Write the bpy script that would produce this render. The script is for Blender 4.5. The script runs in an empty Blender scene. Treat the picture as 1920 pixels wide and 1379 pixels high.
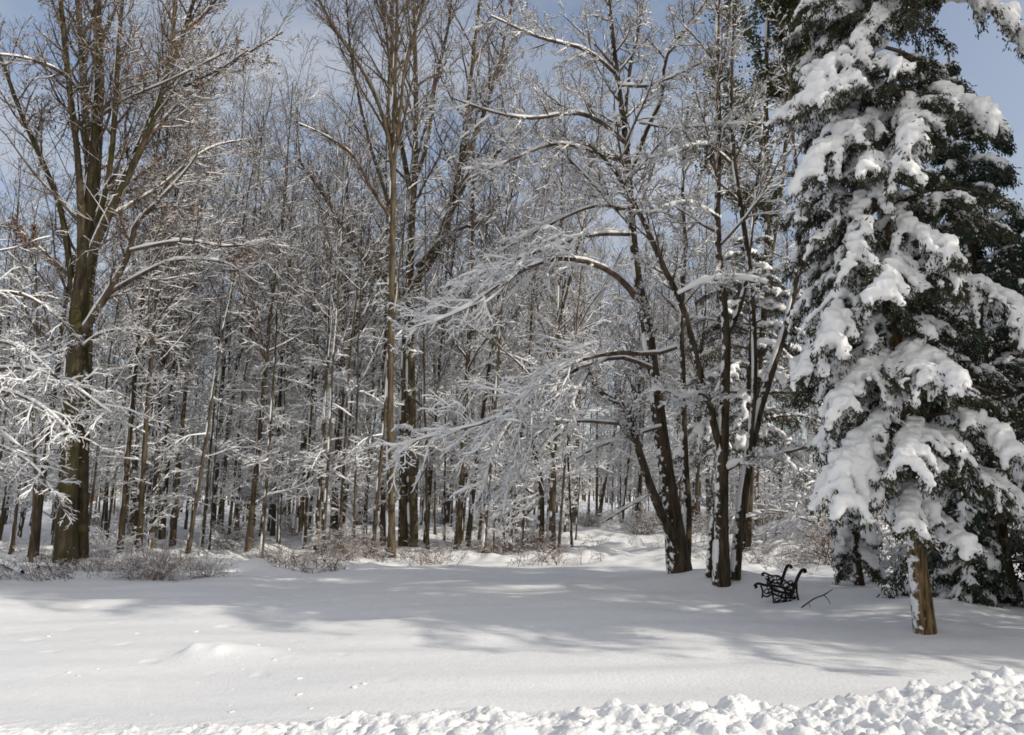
import bpy, math, random
import numpy as np
from mathutils import Vector, Matrix

# ------------------------------------------------------------------ camera, sky, sun, exposure
SC = bpy.context.scene
COL = SC.collection
CAM_H, PITCH, FPX = 1.65, math.radians(9.4), 1450.0
cam = bpy.data.cameras.new('camera')
cam.sensor_width = 36.0
cam.lens = 36.0 * FPX / 1920.0
cam.clip_start, cam.clip_end = 0.05, 3000.0
camo = bpy.data.objects.new('camera', cam)
COL.objects.link(camo)
camo.location = (0, 0, CAM_H)
camo.rotation_euler = (math.radians(90) + PITCH, 0, 0)
SC.camera = camo

SUN_EL = math.radians(29)
SUN_AZ = math.radians(-22)          # measured from +X (right) towards +Y; negative = a little behind the camera
sun_dir = Vector((math.cos(SUN_EL) * math.cos(SUN_AZ), math.cos(SUN_EL) * math.sin(SUN_AZ), math.sin(SUN_EL)))
sl = bpy.data.lights.new('sun', 'SUN')
sl.energy = 3.4
sl.angle = math.radians(0.6)
sl.color = (1.0, 0.92, 0.79)
so = bpy.data.objects.new('sun', sl)
COL.objects.link(so)
so.rotation_euler = sun_dir.to_track_quat('Z', 'Y').to_euler()

W = bpy.data.worlds.new('World')
SC.world = W
W.use_nodes = True
nt = W.node_tree
nt.nodes.clear()
def N(tree, kind, **kw):
    n = tree.nodes.new(kind)
    for k, v in kw.items():
        setattr(n, k, v)
    return n
wout = N(nt, 'ShaderNodeOutputWorld')
bg = N(nt, 'ShaderNodeBackground')
sky = N(nt, 'ShaderNodeTexSky')
sky.sky_type = 'NISHITA'
sky.sun_disc = False
sky.sun_elevation = SUN_EL
sky.sun_rotation = math.radians(90) - SUN_AZ
sky.air_density, sky.dust_density, sky.ozone_density = 1.0, 0.7, 1.6
bg.inputs['Strength'].default_value = 0.144
# thin cloud streaks mixed into the sky, by direction
tc = N(nt, 'ShaderNodeTexCoord')
mp = N(nt, 'ShaderNodeMapping')
mp.inputs['Scale'].default_value = (1.6, 1.6, 4.2)
mp.inputs['Rotation'].default_value = (0.25, 0.45, 0.3)
cn = N(nt, 'ShaderNodeTexNoise')
cn.inputs['Scale'].default_value = 1.7
cn.inputs['Detail'].default_value = 7.0
cn.inputs['Roughness'].default_value = 0.55
cr = N(nt, 'ShaderNodeValToRGB')
cr.color_ramp.elements[0].position = 0.40
cr.color_ramp.elements[0].color = (0.24, 0.24, 0.24, 1)
cr.color_ramp.elements[1].position = 0.64
cr.color_ramp.elements[1].color = (0.8, 0.8, 0.8, 1)
mx = N(nt, 'ShaderNodeMixRGB')
mx.inputs['Color2'].default_value = (2.9, 3.25, 4.0, 1)
nt.links.new(tc.outputs['Generated'], mp.inputs['Vector'])
nt.links.new(mp.outputs['Vector'], cn.inputs['Vector'])
nt.links.new(cn.outputs['Fac'], cr.inputs['Fac'])
# unseen cloud bank over the road side (south), added as pale neutral fill light
sx = N(nt, 'ShaderNodeSeparateXYZ')
nt.links.new(tc.outputs['Generated'], sx.inputs[0])
bank = N(nt, 'ShaderNodeMapRange')
bank.inputs['From Min'].default_value = 0.144
bank.inputs['From Max'].default_value = -0.45
bank.inputs['To Min'].default_value = 0.0
bank.inputs['To Max'].default_value = 0.9
nt.links.new(sx.outputs['Y'], bank.inputs['Value'])
adc = N(nt, 'ShaderNodeMath', operation='MAXIMUM')
veil = N(nt, 'ShaderNodeMapRange')
veil.inputs['From Min'].default_value = 0.144
veil.inputs['From Max'].default_value = 0.62
veil.inputs['To Min'].default_value = 0.0
veil.inputs['To Max'].default_value = 0.62
nt.links.new(sx.outputs['X'], veil.inputs['Value'])
adv = N(nt, 'ShaderNodeMath', operation='MAXIMUM')
nt.links.new(cr.outputs['Color'], adv.inputs[0]); nt.links.new(veil.outputs['Result'], adv.inputs[1])
nt.links.new(adv.outputs['Value'], adc.inputs[0]); nt.links.new(bank.outputs['Result'], adc.inputs[1])
nt.links.new(adc.outputs['Value'], mx.inputs['Fac'])
bright = N(nt, 'ShaderNodeMixRGB')
bright.inputs['Color1'].default_value = (3.7, 3.9, 4.35, 1)
bright.inputs['Color2'].default_value = (5.7, 5.4, 4.95, 1)
nt.links.new(bank.outputs['Result'], bright.inputs['Fac'])
nt.links.new(bright.outputs['Color'], mx.inputs['Color2'])
nt.links.new(sky.outputs['Color'], mx.inputs['Color1'])
nt.links.new(mx.outputs['Color'], bg.inputs['Color'])
nt.links.new(bg.outputs['Background'], wout.inputs['Surface'])

SC.view_settings.view_transform = 'Standard'
SC.view_settings.look = 'None'
SC.view_settings.gamma = 1.0
SC.view_settings.exposure = 0.0
SC.render.engine = 'CYCLES'
SC.cycles.filter_width = 1.7
SC.cycles.max_bounces = 7
SC.cycles.diffuse_bounces = 6
SC.cycles.use_denoising = True

rng = np.random.default_rng(11)

# ------------------------------------------------------------------ helpers
def nrm(v):
    return v / np.maximum(np.linalg.norm(v, axis=-1, keepdims=True), 1e-9)

CP, SP = math.cos(PITCH), math.sin(PITCH)
def at(px, py, Y):
    """the point at world depth Y that lies under a place in the photograph"""
    u, v = (px - 960.0) / FPX, (689.5 - py) / FPX
    d = np.array([u, CP - v * SP, SP + v * CP])
    t = Y / d[1]
    return np.array([0, 0, CAM_H]) + d * t

class Waves:
    """a smooth random field: a sum of sines in random directions"""
    def __init__(self, seed, wl, n=9):
        r = np.random.default_rng(seed)
        a = r.uniform(0, 2 * np.pi, n)
        k = 2 * np.pi / (wl * r.uniform(0.65, 1.6, n))
        self.k = np.stack([k * np.cos(a), k * np.sin(a)], 1)
        self.p = r.uniform(0, 2 * np.pi, n)
        self.n = n
    def __call__(self, x, y):
        s = 0
        for (kx, ky), p in zip(self.k, self.p):
            s = s + np.sin(kx * x + ky * y + p)
        return s / math.sqrt(self.n)

w1, w2, w3, w4, w5 = Waves(1, 5.0), Waves(2, 1.7), Waves(3, 1.1), Waves(4, 0.45), Waves(5, 14.0)
w6 = Waves(6, 0.22)
def sstep(a, b, x):
    t = np.clip((x - a) / (b - a), 0, 1)
    return t * t * (3 - 2 * t)
def bump(x, y, cx, cy, sx, sy, h):
    return h * np.exp(-((x - cx) / sx) ** 2 - ((y - cy) / sy) ** 2)
def edge_y(x):
    """where the open lawn ends and the rough floor of the wood begins"""
    return np.interp(x, [-12, -8, -4, -2.5, 0, 3, 6, 12], [14.2, 15.3, 16.6, 18.3, 18.3, 17.6, 16.6, 17.5])
BUMPS = [(-3.2, 8.55, 0.24, 0.22, 0.085), (-2.85, 8.6, 0.35, 0.25, 0.06), (-3.36, 8.5, 0.10, 0.09, 0.05), (-3.05, 8.42, 0.08, 0.07, 0.03), (5.3, 10.05, 0.45, 0.4, 0.09), (3.4, 15.0, 1.0, 0.9, 0.16),
         (4.2, 14.6, 0.8, 0.8, 0.14), (9.4, 23.5, 2.4, 2.2, 1.15), (6.0, 22.5, 1.6, 1.6, 0.2), (6.1, 11.6, 0.9, 0.6, 0.16)]
def ground_z(x, y):
    x, y = np.asarray(x, float), np.asarray(y, float)
    w = sstep(0.0, 1.8, y - edge_y(x)) * (1 - 0.6 * sstep(40, 90, y))
    lawn = 0.035 * w1(x, y * 1.6) + 0.012 * w2(x, y * 2.0) + 0.05 * w5(x, y)
    z = lawn * sstep(5.5, 7.5, y)
    far_rise = 0.0125 * np.clip(y - 20, 0, 70)
    z = z + far_rise + w * (0.07 * w2(x, y) + 0.05 * w3(x + 3, y) + 0.022 * w4(x, y) + 0.05)
    for b in BUMPS:
        z = z + bump(x, y, *b)
    return z
def ground_hit(px, py):
    """where the line of sight through a place in the photograph meets the ground"""
    lo, hi = 4.0, 150.0
    for _ in range(50):
        m = 0.5 * (lo + hi)
        p = at(px, py, m)
        if p[2] > ground_z(p[0], p[1]): lo = m
        else: hi = m
    p = at(px, py, lo)
    return p

def make_mesh(name, V, F, mats, mi=None, smooth=True):
    me = bpy.data.meshes.new(name)
    V = np.ascontiguousarray(V, np.float32)
    F = np.ascontiguousarray(F, np.int32)
    nv, nf, k = len(V), len(F), F.shape[1]
    me.vertices.add(nv); me.vertices.foreach_set('co', V.ravel())
    me.loops.add(nf * k); me.loops.foreach_set('vertex_index', F.ravel())
    me.polygons.add(nf)
    me.polygons.foreach_set('loop_start', np.arange(0, nf * k, k, dtype=np.int32))
    me.polygons.foreach_set('loop_total', np.full(nf, k, np.int32))
    if smooth: me.polygons.foreach_set('use_smooth', np.ones(nf, bool))
    for m in (mats if isinstance(mats, (list, tuple)) else [mats]): me.materials.append(m)
    if mi is not None: me.polygons.foreach_set('material_index', np.ascontiguousarray(mi, np.int32))
    me.update(calc_edges=True)
    return me

class Geo:
    """collects vertices and quads for ONE mesh"""
    def __init__(self): self.v, self.f, self.n = [], [], 0
    def add(self, V, F):
        self.v.append(V); self.f.append(F + self.n); self.n += len(V)
    def mesh(self, name, mat, smooth=True):
        return make_mesh(name, np.concatenate(self.v), np.concatenate(self.f), mat, smooth=smooth)
    def empty(self): return self.n == 0

def link(name, data, parent=None, loc=None):
    o = bpy.data.objects.new(name, data)
    COL.objects.link(o)
    if parent is not None: o.parent = parent
    if loc is not None: o.location = loc
    return o
def tag(o, label=None, cat=None, group=None, kind=None):
    for k, v in (('label', label), ('category', cat), ('group', group), ('kind', kind)):
        if v: o[k] = v
    return o
def thing(name, loc, label, cat, group=None):
    return tag(link(name, None, None, loc), label, cat, group)

def tangents(P):
    T = np.empty_like(P)
    T[:, 1:-1] = P[:, 2:] - P[:, :-2]
    T[:, 0] = P[:, 1] - P[:, 0]
    T[:, -1] = P[:, -1] - P[:, -2]
    return nrm(T)
def ring_faces(N_, n, s):
    base = (np.arange(N_) * n * s)[:, None, None]
    i = (np.arange(n - 1) * s)[None, :, None]
    j = np.arange(s)[None, None, :]
    j2 = (j + 1) % s
    a = base + i
    return np.stack([a + j, a + j2, a + s + j2, a + s + j], -1).reshape(-1, 4)
def tube(geo, P, R, sides, rough=0.0, r=None):
    """round bars along N polylines of n points"""
    if len(P) == 0: return
    T = tangents(P)
    vert = np.abs(T[..., 2]).mean(1) > 0.75
    ref = np.where(vert[:, None, None], np.array([1.0, 0.13, 0]), np.array([0, 0, 1.0]))
    A = nrm(np.cross(T, np.broadcast_to(ref, T.shape)))
    B = np.cross(A, T)
    th = np.arange(sides) * 2 * np.pi / sides
    RR = np.broadcast_to(R[:, :, None], R.shape + (sides,))
    if rough:
        RR = RR * (1 + rough * (r or rng).standard_normal(RR.shape))
    V = P[:, :, None] + RR[..., None] * (np.cos(th)[:, None] * A[:, :, None] + np.sin(th)[:, None] * B[:, :, None])
    geo.add(V.reshape(-1, 3), ring_faces(len(P), P.shape[1], sides))
WIND = np.array([-0.62, -0.12, 0.0])
def snow_tube(geo, P, R, S, sides=5, r=None, patch=0.25, m0=0.3, wind=1.0, lump=0.35):
    """snow lying on the upper side of bars, and blown against the windward side of upright ones"""
    if len(P) == 0: return
    r = r or rng
    T = tangents(P)
    Wv = np.array([0, 0, 1.0]) + WIND * wind
    d = Wv - (T * Wv).sum(-1, keepdims=True) * T
    m = np.linalg.norm(d, axis=-1)
    d = nrm(d)
    side = np.cross(T, d)
    s = np.clip((m - m0) / (1 - m0), 0, 1.0)
    ns = r.random(P.shape[:2])
    lumps = np.clip(1 + lump * r.standard_normal(P.shape[:2]), 0.35, 1.9)
    on = (ns > patch * (1.3 - s)) & (s > 0.02)
    if np.ndim(S) == 1: S = S[:, None]
    s = S * (0.35 + 0.65 * s) * lumps
    s = np.where(on, s, 0.0)
    s[:, -1] *= 0.6
    hid = np.where(on, 1.0, 0.55)
    c = P + d * (R * 0.68 * hid)[..., None] + d * (s * 0.15)[..., None]
    a = (0.74 * R + 0.42 * s) * hid
    b = (0.34 * R + 0.85 * s) * hid
    th = (np.arange(sides) + 0.5) * 2 * np.pi / sides
    V = c[:, :, None] + (np.cos(th) * a[..., None])[..., None] * side[:, :, None] + (np.sin(th) * b[..., None])[..., None] * d[:, :, None]
    geo.add(V.reshape(-1, 3), ring_faces(len(P), P.shape[1], sides))

def spawn(P, R, k, t0, t1, ang, length, n, r, up=0.0, wob=0.12, rad=0.55, rmin=0.004, flat=1.0, taper=0.75, tipw=0.5, rmax=9.0, bias=None, drop=0.0):
    """k side branches on each of N polylines; up bends them upwards (negative: they droop)"""
    N0, n0 = P.shape[:2]
    if N0 == 0: return np.zeros((0, n, 3)), np.zeros((0, n))
    T = tangents(P)
    t = t0 + (t1 - t0) * (np.arange(k)[None, :] + r.random((N0, k))) / k
    f = t * (n0 - 1)
    i = np.minimum(f.astype(int), n0 - 2)
    w = (f - i)[..., None]
    rows = np.arange(N0)[:, None]
    b = P[rows, i] * (1 - w) + P[rows, i + 1] * w
    tt = nrm(T[rows, i] * (1 - w) + T[rows, i + 1] * w)
    br = R[rows, i] * (1 - w[..., 0]) + R[rows, i + 1] * w[..., 0]
    phi = (np.arange(k) * 2.399)[None, :] + r.uniform(0, 6.28, (N0, 1)) + r.normal(0, 0.5, (N0, k))
    ref = np.where(np.abs(tt[..., 2:3]) > 0.85, np.array([1.0, 0, 0]), np.array([0, 0, 1.0]))
    A = nrm(np.cross(tt, ref)); B = np.cross(A, tt)
    if flat < 1.0:
        sgn = np.where((np.arange(k) % 2)[None, :] == 0, 1.0, -1.0)
        ph = np.where(sgn > 0, 0.0, np.pi) + r.normal(0, 1.0, (N0, k)) * flat
        phi = ph
    an = ang * r.uniform(0.7, 1.25, (N0, k))
    d = np.cos(an)[..., None] * tt + np.sin(an)[..., None] * (np.cos(phi)[..., None] * A + np.sin(phi)[..., None] * B)
    if bias is not None: d = nrm(d + np.asarray(bias))
    plen = np.linalg.norm(P[:, 1:] - P[:, :-1], axis=-1).sum(1)
    L = plen[:, None] * length * (1 - (1 - tipw) * (t - t0) / max(t1 - t0, 1e-6)) * r.uniform(0.6, 1.25, (N0, k))
    M = N0 * k
    d = d.reshape(M, 3); b = b.reshape(M, 3); L = L.reshape(M); br = np.minimum(br.reshape(M) * rad, rmax)
    keep = r.random(M) >= drop
    d, b, L, br = d[keep], b[keep], L[keep], br[keep]
    M = len(d)
    Q = np.empty((M, n, 3)); Q[:, 0] = b
    cur = nrm(d)
    for q in range(1, n):
        cur = nrm(cur + np.array([0, 0, up]) / (n - 1) + r.normal(0, wob, (M, 3)))
        Q[:, q] = Q[:, q - 1] + cur * (L / (n - 1))[:, None]
    s = np.linspace(0, 1, n)[None, :]
    RR = np.maximum(br[:, None] * (1 - taper * s), rmin)
    return Q, RR

def smooth_path(pts, n):
    """a Catmull-Rom line through points (any number of columns), n samples evenly spaced"""
    p = np.asarray(pts, float)
    p = np.vstack([2 * p[0] - p[1], p, 2 * p[-1] - p[-2]])
    out = []
    for i in range(1, len(p) - 2):
        for t in np.linspace(0, 1, 12, endpoint=False):
            a, b, c, d = p[i - 1], p[i], p[i + 1], p[i + 2]
            out.append(0.5 * ((2 * b) + (c - a) * t + (2 * a - 5 * b + 4 * c - d) * t * t + (3 * b - a - 3 * c + d) * t ** 3))
    out.append(p[-2])
    out = np.array(out)
    L = np.concatenate([[0], np.cumsum(np.linalg.norm(out[1:, :3] - out[:-1, :3], axis=1))])
    q = np.linspace(0, L[-1], n)
    return np.stack([np.interp(q, L, out[:, c]) for c in range(out.shape[1])], 1)
def traced(pts, Y0, dY=0.0, n=14, base=None):
    """a limb followed in the photograph: (px, py, width in px) at depth Y0, drifting by dY to its tip -> points and radii"""
    m = len(pts)
    rows = []
    w = 8
    for i, q in enumerate(pts):
        if len(q) > 2: w = q[2]
        Y = Y0 + dY * i / (m - 1)
        p = at(q[0], q[1], Y)
        dist = math.sqrt(p[0] ** 2 + p[1] ** 2 + (p[2] - CAM_H) ** 2)
        rows.append(list(p) + [max(0.5 * w / FPX * dist * 0.95, 0.006)])
    s = smooth_path(rows, n)
    return s[:, :3], np.maximum(s[:, 3], 0.004)
def batch(lst):
    return np.stack([a for a, b in lst]), np.stack([b for a, b in lst])

# ------------------------------------------------------------------ materials
def principled(name, rough=0.8, spec=0.2):
    m = bpy.data.materials.new(name)
    m.use_nodes = True
    t = m.node_tree
    b = t.nodes['Principled BSDF']
    b.inputs['Roughness'].default_value = rough
    b.inputs['Specular IOR Level'].default_value = spec
    return m, t, b
def noise_ramp(t, scale, detail, cols, pos, coord='Object', stretch=None):
    tcn = N(t, 'ShaderNodeTexCoord')
    nz = N(t, 'ShaderNodeTexNoise')
    nz.inputs['Scale'].default_value = scale
    nz.inputs['Detail'].default_value = detail
    src = tcn.outputs[coord]
    if stretch:
        mpn = N(t, 'ShaderNodeMapping')
        mpn.inputs['Scale'].default_value = stretch
        t.links.new(src, mpn.inputs['Vector']); src = mpn.outputs['Vector']
    t.links.new(src, nz.inputs['Vector'])
    rp = N(t, 'ShaderNodeValToRGB')
    el = rp.color_ramp.elements
    while len(el) < len(cols): el.new(0.5)
    for e, c, p in zip(el, cols, pos): e.position = p; e.color = (*c, 1)
    t.links.new(nz.outputs['Fac'], rp.inputs['Fac'])
    return nz, rp
def add_bump(t, b, fac, strength, dist):
    bp = N(t, 'ShaderNodeBump')
    bp.inputs['Strength'].default_value = strength
    bp.inputs['Distance'].default_value = dist
    t.links.new(fac, bp.inputs['Height'])
    t.links.new(bp.outputs['Normal'], b.inputs['Normal'])
    return bp

def snow_mat(name, scale=60.0, dist=0.006, col=(0.84, 0.85, 0.87)):
    m, t, b = principled(name, 0.65, 0.25)
    c2 = tuple(c * 0.94 for c in col)
    nz, rp = noise_ramp(t, scale * 0.3, 4, [c2, col], [0.3, 0.7])
    t.links.new(rp.outputs['Color'], b.inputs['Base Color'])
    n2, _ = noise_ramp(t, scale, 6, [(0, 0, 0), (1, 1, 1)], [0, 1])
    add_bump(t, b, n2.outputs['Fac'], 0.6, dist)
    return m
M_SNOW = snow_mat('fresh_snow', 30, 0.010)
M_FIELD = snow_mat('field_snow', 26, 0.012, (0.83, 0.84, 0.86))
M_PLOUGH = snow_mat('ploughed_snow', 45, 0.02, (0.82, 0.83, 0.85))

def bark_mat(name, dark, light, scale, snow=0.0, moss=None):
    m, t, b = principled(name, 0.9, 0.15)
    nz, rp = noise_ramp(t, scale, 6, [dark, light], [0.35, 0.68], stretch=(1, 1, 0.16))
    colour = rp.outputs['Color']
    if moss:
        n3, r3 = noise_ramp(t, 1.3, 3, [(0, 0, 0), (1, 1, 1)], [0.48, 0.62])
        mm = N(t, 'ShaderNodeMixRGB')
        mm.inputs['Color2'].default_value = (*moss, 1)
        t.links.new(r3.outputs['Color'], mm.inputs['Fac'])
        t.links.new(colour, mm.inputs['Color1'])
        colour = mm.outputs['Color']
    if snow:
        # wind-packed snow clings where the bark faces the wind (a fixed side of the wood)
        ge = N(t, 'ShaderNodeNewGeometry')
        dt = N(t, 'ShaderNodeVectorMath', operation='DOT_PRODUCT')
        dt.inputs[1].default_value = (-0.86, -0.12, 0.5)
        t.links.new(ge.outputs['Normal'], dt.inputs[0])
        n4, r4 = noise_ramp(t, 11.0, 7, [(0, 0, 0), (1, 1, 1)], [0.3, 0.7], coord='Object')
        ad = N(t, 'ShaderNodeMath', operation='ADD')
        t.links.new(dt.outputs['Value'], ad.inputs[0]); t.links.new(r4.outputs['Color'], ad.inputs[1])
        gt = N(t, 'ShaderNodeMapRange')
        gt.inputs['From Min'].default_value = 1.26 - snow
        gt.inputs['From Max'].default_value = 1.50 - snow
        t.links.new(ad.outputs['Value'], gt.inputs['Value'])
        ms = N(t, 'ShaderNodeMixRGB')
        ms.inputs['Color2'].default_value = (0.82, 0.83, 0.85, 1)
        t.links.new(gt.outputs['Result'], ms.inputs['Fac'])
        t.links.new(colour, ms.inputs['Color1'])
        colour = ms.outputs['Color']
    t.links.new(colour, b.inputs['Base Color'])
    n2, _ = noise_ramp(t, scale * 1.6, 8, [(0, 0, 0), (1, 1, 1)], [0, 1], stretch=(1, 1, 0.12))
    add_bump(t, b, n2.outputs['Fac'], 0.9, 0.02)
    return m
M_BARK = bark_mat('grey_brown_bark', (0.045, 0.036, 0.025), (0.135, 0.106, 0.072), 16, snow=0.0)
M_TAN = bark_mat('tan_bark', (0.05, 0.039, 0.025), (0.145, 0.114, 0.073), 14, snow=-0.06)
M_OAK = bark_mat('mossy_bark', (0.036, 0.029, 0.019), (0.108, 0.086, 0.054), 12, snow=-0.04, moss=(0.055, 0.050, 0.018))
M_MAPLE = bark_mat('dark_brown_bark', (0.024, 0.019, 0.013), (0.095, 0.073, 0.050), 15, snow=0.03)  # the darkest brown of the barks
M_PINE = bark_mat('shaggy_conifer_bark', (0.04, 0.025, 0.014), (0.26, 0.18, 0.09), 30, snow=0.10)
M_TWIG = bark_mat('twig_bark', (0.065, 0.048, 0.036), (0.17, 0.128, 0.096), 10)
M_STALK = bark_mat('dry_stalks', (0.075, 0.036, 0.022), (0.20, 0.115, 0.07), 3)
M_LOG = bark_mat('log_bark', (0.03, 0.022, 0.016), (0.10, 0.07, 0.045), 14)

def leaf_mat(name, cols, scale=5.0, frost=0.0):
    m, t, b = principled(name, 0.75, 0.2)
    nz, rp = noise_ramp(t, scale, 3, cols, np.linspace(0.3, 0.7, len(cols)))
    col = rp.outputs['Color']
    if frost:
        ge = N(t, 'ShaderNodeNewGeometry')
        sx = N(t, 'ShaderNodeSeparateXYZ')
        t.links.new(ge.outputs['Normal'], sx.inputs[0])
        n4, r4 = noise_ramp(t, 9.0, 4, [(0, 0, 0), (1, 1, 1)], [0, 1])
        ad = N(t, 'ShaderNodeMath', operation='ADD')
        t.links.new(sx.outputs['Z'], ad.inputs[0]); t.links.new(n4.outputs['Fac'], ad.inputs[1])
        mr = N(t, 'ShaderNodeMapRange')
        mr.inputs['From Min'].default_value = 1.32 - frost
        mr.inputs['From Max'].default_value = 1.45 - frost
        t.links.new(ad.outputs['Value'], mr.inputs['Value'])
        ms = N(t, 'ShaderNodeMixRGB')
        ms.inputs['Color2'].default_value = (0.78, 0.79, 0.81, 1)
        t.links.new(mr.outputs['Result'], ms.inputs['Fac']); t.links.new(col, ms.inputs['Color1'])
        col = ms.outputs['Color']
    t.links.new(col, b.inputs['Base Color'])
    return m
M_NEEDLE = leaf_mat('cedar_foliage', [(0.020, 0.022, 0.014), (0.046, 0.050, 0.030), (0.090, 0.078, 0.052)], 6, .25)
M_SPRUCE = leaf_mat('spruce_foliage', [(0.014, 0.024, 0.018), (0.035, 0.055, 0.038), (0.06, 0.075, 0.05)], 6, .14)
M_EVER = leaf_mat('ivy_foliage', [(0.02, 0.032, 0.012), (0.05, 0.065, 0.022), (0.085, 0.085, 0.035)], 4, .10)
M_RUST = leaf_mat('rusty_leaves', [(0.07, 0.034, 0.02), (0.16, 0.08, 0.048), (0.22, 0.12, 0.08)], 4)

M_IRON, t, b = principled('cast_iron', 0.6, 0.25)
nz, rp = noise_ramp(t, 30, 4, [(0.006, 0.005, 0.006), (0.020, 0.008, 0.009)], [0.4, 0.7])
t.links.new(rp.outputs['Color'], b.inputs['Base Color'])

# ------------------------------------------------------------------ ground
def build_ground():
    u = np.linspace(-1, 1, 620)
    yy = np.concatenate([np.linspace(-12, 4.5, 26)[:-1], np.geomspace(4.5, 60, 640), np.geomspace(60, 900, 60)[1:]])
    Wd = np.where(yy < 4.5, 4.0, yy * 0.76 + 0.8)
    X = Wd[:, None] * (u + 0.0 * u)[None, :] + (np.sign(u) * np.abs(u) ** 11)[None, :] * (26 + 1.0 * np.abs(yy))[:, None]
    Yg = np.broadcast_to(yy[:, None], X.shape)
    Z = ground_z(X, Yg)
    near = sstep(6.2, 7.5, Yg) * (1 - sstep(16, 20, Yg))
    # dimples and small lumps where snow has dropped from the branches on to the lawn at the left
    dim = np.clip(w4(X * 1.1, Yg * 1.4) - 0.95, 0, 1) * sstep(1.0, -2.0, X) * near
    Z = Z - 0.022 * np.clip(dim, 0, .8) * (0.6 + 0.4 * w2(X, Yg))
    Z = np.where(Yg > 60, Z, Z)
    ny, nx = X.shape
    idx = np.arange(ny * nx).reshape(ny, nx)
    F = np.stack([idx[:-1, :-1], idx[:-1, 1:], idx[1:, 1:], idx[1:, :-1]], -1).reshape(-1, 4)
    V = np.stack([X, Yg, Z], -1).reshape(-1, 3)
    o = link('ground', make_mesh('ground', V, F, M_FIELD))
    tag(o, kind='structure')
build_ground()

# the bank of ploughed snow along the road
def build_bank():
    r = np.random.default_rng(5)
    x0, x1, y0, y1, st = -5.2, 6.2, 3.6, 7.0, 0.011
    xs, ys = np.arange(x0, x1, st), np.arange(y0, y1, st)
    X, Y = np.meshgrid(xs, ys)
    cx, cz = [], []
    for px, py in ((-250, 1362), (0, 1354), (250, 1356), (500, 1350), (800, 1330), (1000, 1330), (1120, 1318), (1300, 1312), (1500, 1312), (1600, 1294), (1750, 1276), (1850, 1258), (1920, 1258), (2200, 1240)):
        p = at(px, py, 5.7)
        cx.append(p[0]); cz.append(p[2] - 0.085)
    crest = np.interp(X, cx, cz)
    far = 5.75 + 0.12 * w2(X, 0 * X) + 0.05 * w4(X, 0 * X)
    t = (Y - far)
    env = np.where(t > 0, np.exp(-(np.abs(t) / 0.30) ** 2.0), 1 - 0.42 * np.clip(-t / 1.7, 0, 1) ** 1.2)
    env = env * sstep(3.6, 4.0, Y)
    base = crest * env
    clods = np.zeros_like(X)
    spread = sstep(0.35, -0.05, t)
    for n_, lo, hi in ((140, 0.08, 0.17), (900, 0.045, 0.09), (13000, 0.014, 0.042)):
        for _ in range(n_):
            c0, c1 = r.uniform(x0, x1), r.uniform(y0 + 0.3, 6.2)
            rad = r.uniform(lo, hi)
            if c1 > 5.85 and r.random() > 0.25: continue
            i0, i1 = int((c0 - rad - x0) / st), int((c0 + rad - x0) / st) + 2
            j0, j1 = int((c1 - rad - y0) / st), int((c1 + rad - y0) / st) + 2
            i0, j0 = max(i0, 0), max(j0, 0)
            sx, sy = X[j0:j1, i0:i1], Y[j0:j1, i0:i1]
            if sx.size == 0: continue
            a = r.uniform(0, 6.28); q = r.uniform(0.7, 1.3)
            dx, dy = (sx - c0) * math.cos(a) + (sy - c1) * math.sin(a), -(sx - c0) * math.sin(a) + (sy - c1) * math.cos(a)
            d2 = (dx / rad * q) ** 2 + (dy / rad / q) ** 2
            tilt = 1 + r.uniform(-.5, .5) * dx / rad + r.uniform(-.5, .5) * dy / rad
            h = np.clip(1 - d2 * (1 + .35 * np.sin(r.uniform(2, 5) * np.arctan2(dy, dx) + a)), 0, 1) ** r.uniform(.45, 1.0) * rad * r.uniform(0.45, 1.0) * tilt
            v = clods[j0:j1, i0:i1]
            # small clods ride on the larger ones, large ones merge
            clods[j0:j1, i0:i1] = np.maximum(v, h) if rad > 0.045 else np.maximum(v, v * 0.8 + h)
    amp = np.clip(env * 1.15, 0, 1) * sstep(0.22, 0.0, t)
    # slumped and rounded off a little, then roughened again
    for _ in range(2):
        clods[1:-1, 1:-1] = (clods[1:-1, 1:-1] * 4 + clods[:-2, 1:-1] + clods[2:, 1:-1] + clods[1:-1, :-2] + clods[1:-1, 2:]) / 8
    Z = base + clods * amp * (0.56 + .26 * sstep(-1, 3, X)) + (0.010 * w6(X, Y) + .006 * w6(X * 2.1 + 3, Y * 2.1) + .004 * w6(X * 4.3, Y * 4.3 + 1)) * env
    G = ground_z(X, Y)
    Z = np.where(env > 0.02, np.maximum(Z, G - 0.02) , G - 0.03)
    Z = Z - 0.03 * (1 - sstep(0.0, 0.06, env))
    ny, nx = X.shape
    idx = np.arange(ny * nx).reshape(ny, nx)
    F = np.stack([idx[:-1, :-1], idx[:-1, 1:], idx[1:, 1:], idx[1:, :-1]], -1).reshape(-1, 4)
    V = np.stack([X, Y, Z], -1).reshape(-1, 3)
    o = link('snow_bank', make_mesh('snow_bank', V, F, M_PLOUGH))
    tag(o, kind='structure')
    return X, Y, Z
BX, BY, BZ = build_bank()

# ------------------------------------------------------------------ bare trees
def quads(geo, C, D, Wd, L, r):
    """small leaf-like diamonds: centre base C, direction D, width and length"""
    s = nrm(np.cross(D, r.standard_normal(D.shape)))
    m = C + D * (L * 0.5)[:, None]
    V = np.stack([C, m + s * (Wd * 0.5)[:, None], C + D * L[:, None], m - s * (Wd * 0.5)[:, None]], 1)
    F = np.arange(len(C) * 4).reshape(-1, 4)
    geo.add(V.reshape(-1, 3), F)

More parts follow.
